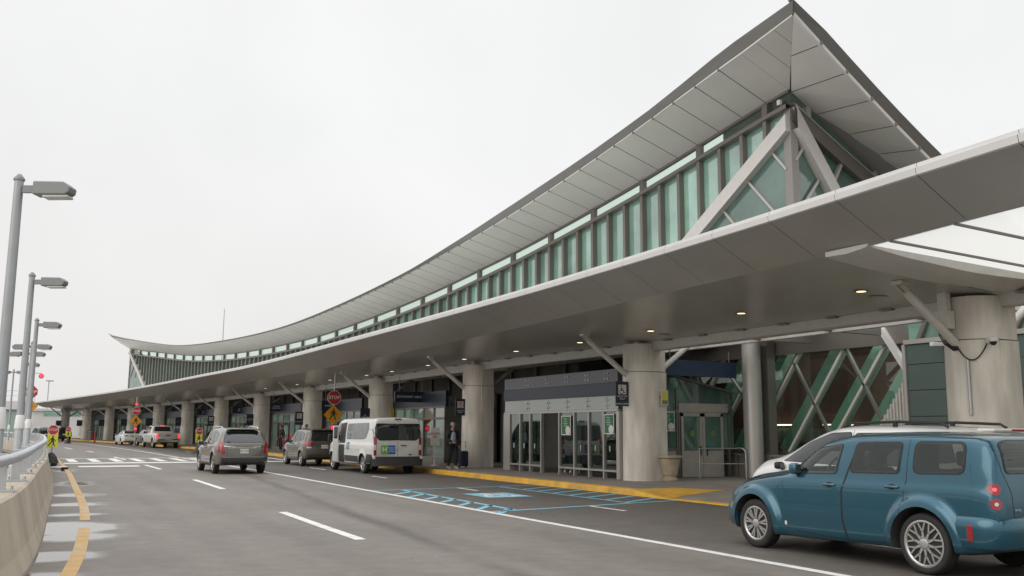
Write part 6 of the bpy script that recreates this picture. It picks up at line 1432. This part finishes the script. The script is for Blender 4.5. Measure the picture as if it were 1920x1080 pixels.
def person(label, loc, rz, jacket, shirt, trousers, hat=None, hair=(.03,.02,.015), arms=('hold','down'), stride=.12, H=1.75, accent=None, shoe=(.3,.3,.3)):
    t = thing('person', label, 'person', loc, rz); k = H/1.75
    mj = mat('jacket', jacket, .8, var=.12, vscale=8); ms = mat('shirt', shirt, .8, var=.06); mt = mat('trousers', trousers, .85, var=.12, vscale=8); mh = mat('hair', hair, .7); msh = mat('shoe', shoe, .6)
    S = lambda x, y, z: (x*k, y*k, z*k)     # figure faces -y
    def leg(f, sg, r0=1., start=None, foot=True):
        kn = S(sg*.10, -.05-sg*stride*.55, .50); an = S(sg*.10, .03-sg*stride, .09)
        a = f.p(S(sg*.095,0,.88), (.088*r0,.095*r0), start); b_ = f.p(kn, (.060*r0,.064*r0), a); c = f.p(an, (.042*r0,.045*r0), b_)
        return c, an
    def arm(f, sg, pose, start, r0=1.):
        sh = S(sg*.19,0,1.40); a = f.p(sh, .062*r0, start)
        if pose == 'hold': el = S(sg*.26,.02,1.13); wr = S(sg*.13,-.22,1.02)
        else: el = S(sg*.27,.03,1.12); wr = S(sg*.27,-.06,.88)
        b_ = f.p(el, .046*r0, a); c = f.p(wr, .034*r0, b_); return c, Vector(wr), Vector(el)
    f = Fig(); pel = f.p(S(0,0,.94), (.135,.10)); ch1 = f.p(S(0,.0,1.12), (.125,.095), pel); ch2 = f.p(S(0,.01,1.32), (.15,.105), ch1); nb = f.p(S(0,.01,1.46), (.07,.06), ch2); nk = f.p(S(0,-.005,1.53), (.052,.052), nb)
    jw = f.p(S(0,-.03,1.585), (.066,.075), nk); hd = f.p(S(0,-.012,1.66), (.075,.092), jw); f.p(S(0,0,1.725), (.055,.068), hd)
    for sg in (-1,1):
        c, an = leg(f, sg, .92, pel); f.p((an[0], an[1]-.12*k, .035*k), (.034,.03), c)
        w, wp, el = arm(f, sg, arms[0] if sg < 0 else arms[1], ch2, .9); d = (wp-el).normalized(); hp = wp+d*.055; hi = f.p(tuple(hp), (.030,.022), w)
        side = Vector((1,0,0)) if abs(d.x) < .8 else Vector((0,1,0)); side = (side-d*side.dot(d)).normalized(); up_ = d.cross(side)
        for n_, (off, ln) in enumerate(((-.024,.062),(-.008,.074),(.008,.070),(.024,.055))):
            b0 = hp+d*.028+side*off; m1 = b0+d*ln*.5+up_*.010; m2 = b0+d*ln*.85+up_*.030
            i1 = f.p(tuple(b0), .0095, hi); i2 = f.p(tuple(m1), .0085, i1); f.p(tuple(m2), .0075, i2)
        i1 = f.p(tuple(hp-side*.034+up_*.006), .010, hi); f.p(tuple(hp-side*.050+d*.035+up_*.014), .009, i1)
    body = f.make('body', M['skin'], t)
    # face
    q = MB(); q.add([S(-.012,-.098,1.645),S(.012,-.098,1.645),S(0,-.128,1.632),S(0,-.098,1.685)], [(0,2,3),(2,1,3),(0,1,2)])
    for sg in (-1,1): q.lathe([(.004,-.018),(.022,-.006),(.022,.008),(.004,.016)], S(sg*.078,.0,1.655), 8, 'x')
    q.build('nose_and_ears', M['skin'], body, smooth=True, local=True)
    q = MB()
    for sg in (-1,1): q.lathe([(.009,0),(.007,-.008)], S(sg*.03,-.093,1.672), 8, 'y')
    q.box(-.022*k,.022*k,-.108*k,-.098*k,1.600*k,1.606*k); q.build('eyes_and_mouth', mh, body, local=True)
    # trousers
    f = Fig(); pel = f.p(S(0,0,.96), (.148,.112))
    for sg in (-1,1): leg(f, sg, 1.18, pel)
    f.make('trousers', mt, t)
    for sg in (-1,1):
        an = S(sg*.10,.03-sg*stride,.0); q = MB(); q.sweep([[(an[0]+x*w*k, an[1]+yy*k, z*k) for x, z in ((-1,.0),(1,.0),(1,h*.6),(.6,h),(-.6,h),(-1,h*.6))] for yy, w, h in ((.07,.035,.075),(.02,.042,.10),(-.08,.046,.07),(-.16,.042,.045),(-.20,.02,.02))], True); q.f.append((0,1,2,3,4,5)); q.m.append(0); q.build('shoe', msh, t, smooth=True, local=True)
    # shirt and open jacket
    f = Fig(); a = f.p(S(0,-.012,.90), (.145,.105)); b_ = f.p(S(0,-.015,1.12), (.135,.108), a); c = f.p(S(0,-.008,1.33), (.155,.115), b_); f.p(S(0,0,1.46), (.078,.07), c); f.make('shirt', ms, t)
    f = Fig(); a = f.p(S(0,.035,.92), (.178,.105)); b_ = f.p(S(0,.035,1.12), (.165,.105), a); c = f.p(S(0,.03,1.33), (.185,.11), b_); f.p(S(0,.03,1.47), (.085,.07), c)
    for sg in (-1,1): arm(f, sg, arms[0] if sg < 0 else arms[1], c, 1.30)
    f.make('jacket', mj, t)
    if accent:
        ma = mat('shoulder_panel', accent, .8)
        for sg in (-1,1): f = Fig(); a = f.p(S(sg*.13,.01,1.425), (.07,.075)); f.p(S(sg*.205,.01,1.36), .078, a); f.make('shoulder_panel', ma, t)
    q = MB(); q.lathe([(.082,-.04),(.086,.0),(.08,.035),(.056,.062),(.015,.074)], S(0,.006,1.70), 18); 
    if hat:
        mc = mat('cap', hat, .7); q.add([S(-.07,-.07,1.70),S(.07,-.07,1.70),S(.045,-.185,1.685),S(-.045,-.185,1.685),S(-.07,-.07,1.712),S(.07,-.07,1.712),S(.045,-.185,1.697),S(-.045,-.185,1.697)], [(0,1,2,3),(7,6,5,4),(0,4,5,1),(1,5,6,2),(2,6,7,3),(3,7,4,0)]); q.build('cap', mc, t, smooth=True, auto=50, local=True)
        q = MB(); q.lathe([(.082,-.07),(.086,0),(.08,.01)], S(0,.022,1.66), 16); q.build('hair', mh, t, smooth=True, local=True)
    else:
        q.lathe([(.07,-.12),(.086,-.05),(.088,.0)], S(0,.025,1.70), 16); q.build('hair', mh, t, smooth=True, local=True)
    return t
person('man in a light cap and open dark jacket walking beside a concrete column', (6.45,17.3,.15), R(8), (.022,.020,.024), (.36,.41,.52), (.018,.018,.022), hat=(.30,.30,.29), accent=(.55,.10,.04), shoe=(.42,.42,.40))
t = thing('travel_bag', 'dark blue wheeled bag standing behind the man in the cap', 'bag', (7.22,17.95,.15)); q = MB(); q.box(-.17,.17,-.12,.12,.05,.66); q.build('case', mat('bag_blue', (.025,.035,.065), .7), t, bevel=.05, local=True); q = MB(); q.tube([(-.12,.08,.76),(-.12,.08,1.02),(.12,.08,1.02),(.12,.08,.76)], .012, 6); q.build('bag_handle', M['black'], t, local=True)
q = MB()
for x in (-.15,.15): q.lathe([(.035,-.015),(.035,.015)], (x,.1,.035), 10, 'x')
q.build('bag_wheel', M['black'], t, local=True)
person('person in blue trousers stepping through the open vestibule doorway', (8.9,12.75,.15), R(150), (.08,.06,.045), (.1,.09,.08), (.022,.035,.075), arms=('down','down'), shoe=(.5,.48,.5))
person('dark figure with a red bag waiting by the doors left of the hatchback', (7.25,47.6,.15), R(-60), (.025,.024,.024), (.03,.03,.03), (.02,.02,.022), arms=('down','down'), stride=.03)
t = thing('shoulder_bag', 'small red bag beside the dark figure near the doors', 'bag', (7.45,47.2,.15)); q = MB(); q.box(-.16,.16,-.1,.1,.45,.85); q.build('pouch', M['red'], t, bevel=.04, local=True); q = MB(); q.tube([(0,0,.0),(0,0,.46)], .03, 6); q.tube([(-.1,0,.84),(-.08,0,1.05),(.08,0,1.05),(.1,0,.84)], .012, 6); q.build('bag_frame', M['black'], t, local=True)
person('dark haired person standing behind the brown hatchback roof', (6.5,38.5,.15), R(40), (.02,.02,.022), (.03,.03,.03), (.02,.02,.02), arms=('down','hold'), stride=.04)
# ------------------------------------------------------------------ camera, daylight, render settings
f_, pitch, roll, yaw = 1745., math.atan(268/1745.), .006, R(27.5)
cam = bpy.data.cameras.new('camera'); co = bpy.data.objects.new('camera', cam); COL.objects.link(co)
F = Vector((math.sin(yaw), math.cos(yaw), 0)); R0 = Vector((math.cos(yaw), -math.sin(yaw), 0)); Z = Vector((0,0,1))
fw = F*math.cos(pitch)+Z*math.sin(pitch); u0 = -F*math.sin(pitch)+Z*math.cos(pitch)
rt = R0*math.cos(roll)+u0*math.sin(roll); up = u0*math.cos(roll)-R0*math.sin(roll)
Mx = Matrix((rt, up, -fw)).transposed().to_4x4(); Mx.translation = Vector((-8.37,-16.06,1.6)); co.matrix_world = Mx
cam.sensor_width = 36; cam.lens = f_/1920*36; cam.clip_start = .1; cam.clip_end = 5000
scene.camera = co
EL, AZ = R(33), R(255)
w = bpy.data.worlds.new('World'); scene.world = w; w.use_nodes = True; nt = w.node_tree; N = nt.nodes.new; L = nt.links.new
bg = nt.nodes['Background']; bg.inputs['Strength'].default_value = 1.
sky = N('ShaderNodeTexSky'); sky.sky_type = 'NISHITA'; sky.sun_disc = False; sky.sun_elevation = EL; sky.sun_rotation = AZ; sky.dust_density = 6; sky.air_density = 2
tc = N('ShaderNodeTexCoord'); sp = N('ShaderNodeSeparateXYZ'); L(tc.outputs['Generated'], sp.inputs[0])
rp = N('ShaderNodeValToRGB'); e = rp.color_ramp.elements
e[0].position = 0; e[0].color = (.80,.785,.765,1); e[1].position = .10; e[1].color = (.86,.855,.845,1)
for p_, c_ in ((.25,(.92,.92,.92,1)),(.45,(.93,.93,.935,1)),(.60,(1.25,1.25,1.26,1)),(1.,(1.75,1.75,1.78,1))):
    q = e.new(p_); q.color = c_
L(sp.outputs['Z'], rp.inputs[0])
n = N('ShaderNodeTexNoise'); n.inputs['Scale'].default_value = 2.6; n.inputs['Detail'].default_value = 5; L(tc.outputs['Generated'], n.inputs['Vector'])
mr = N('ShaderNodeMapRange'); mr.inputs[1].default_value = .3; mr.inputs[2].default_value = .7; mr.inputs[3].default_value = .915; mr.inputs[4].default_value = 1.03; L(n.outputs['Fac'], mr.inputs[0])
cl = N('ShaderNodeVectorMath'); cl.operation = 'SCALE'; L(rp.outputs[0], cl.inputs[0]); L(mr.outputs[0], cl.inputs['Scale'])
sc_ = N('ShaderNodeVectorMath'); sc_.operation = 'SCALE'; L(sky.outputs[0], sc_.inputs[0]); sc_.inputs['Scale'].default_value = .006
ad = N('ShaderNodeVectorMath'); ad.operation = 'ADD'; L(cl.outputs[0], ad.inputs[0]); L(sc_.outputs[0], ad.inputs[1]); L(ad.outputs[0], bg.inputs['Color'])
sl_ = bpy.data.lights.new('sun', 'SUN'); sl_.energy = .9; sl_.angle = R(55); sl_.color = (1,.96,.90); so = bpy.data.objects.new('sun', sl_); COL.objects.link(so)
d = Vector((math.sin(AZ)*math.cos(EL), math.cos(AZ)*math.cos(EL), math.sin(EL))); so.rotation_euler = d.to_track_quat('Z','Y').to_euler(); so.location = (-20,-20,40)
scene.view_settings.view_transform = 'Standard'; scene.view_settings.look = 'None'; scene.view_settings.exposure = 0.; scene.view_settings.gamma = 1.
scene.render.engine = 'CYCLES'; cy = scene.cycles; cy.use_denoising = True; cy.max_bounces = 8; cy.diffuse_bounces = 3; cy.glossy_bounces = 4; cy.transparent_max_bounces = 12; cy.transmission_bounces = 4; cy.caustics_reflective = False; cy.caustics_refractive = False; cy.sample_clamp_indirect = 4.
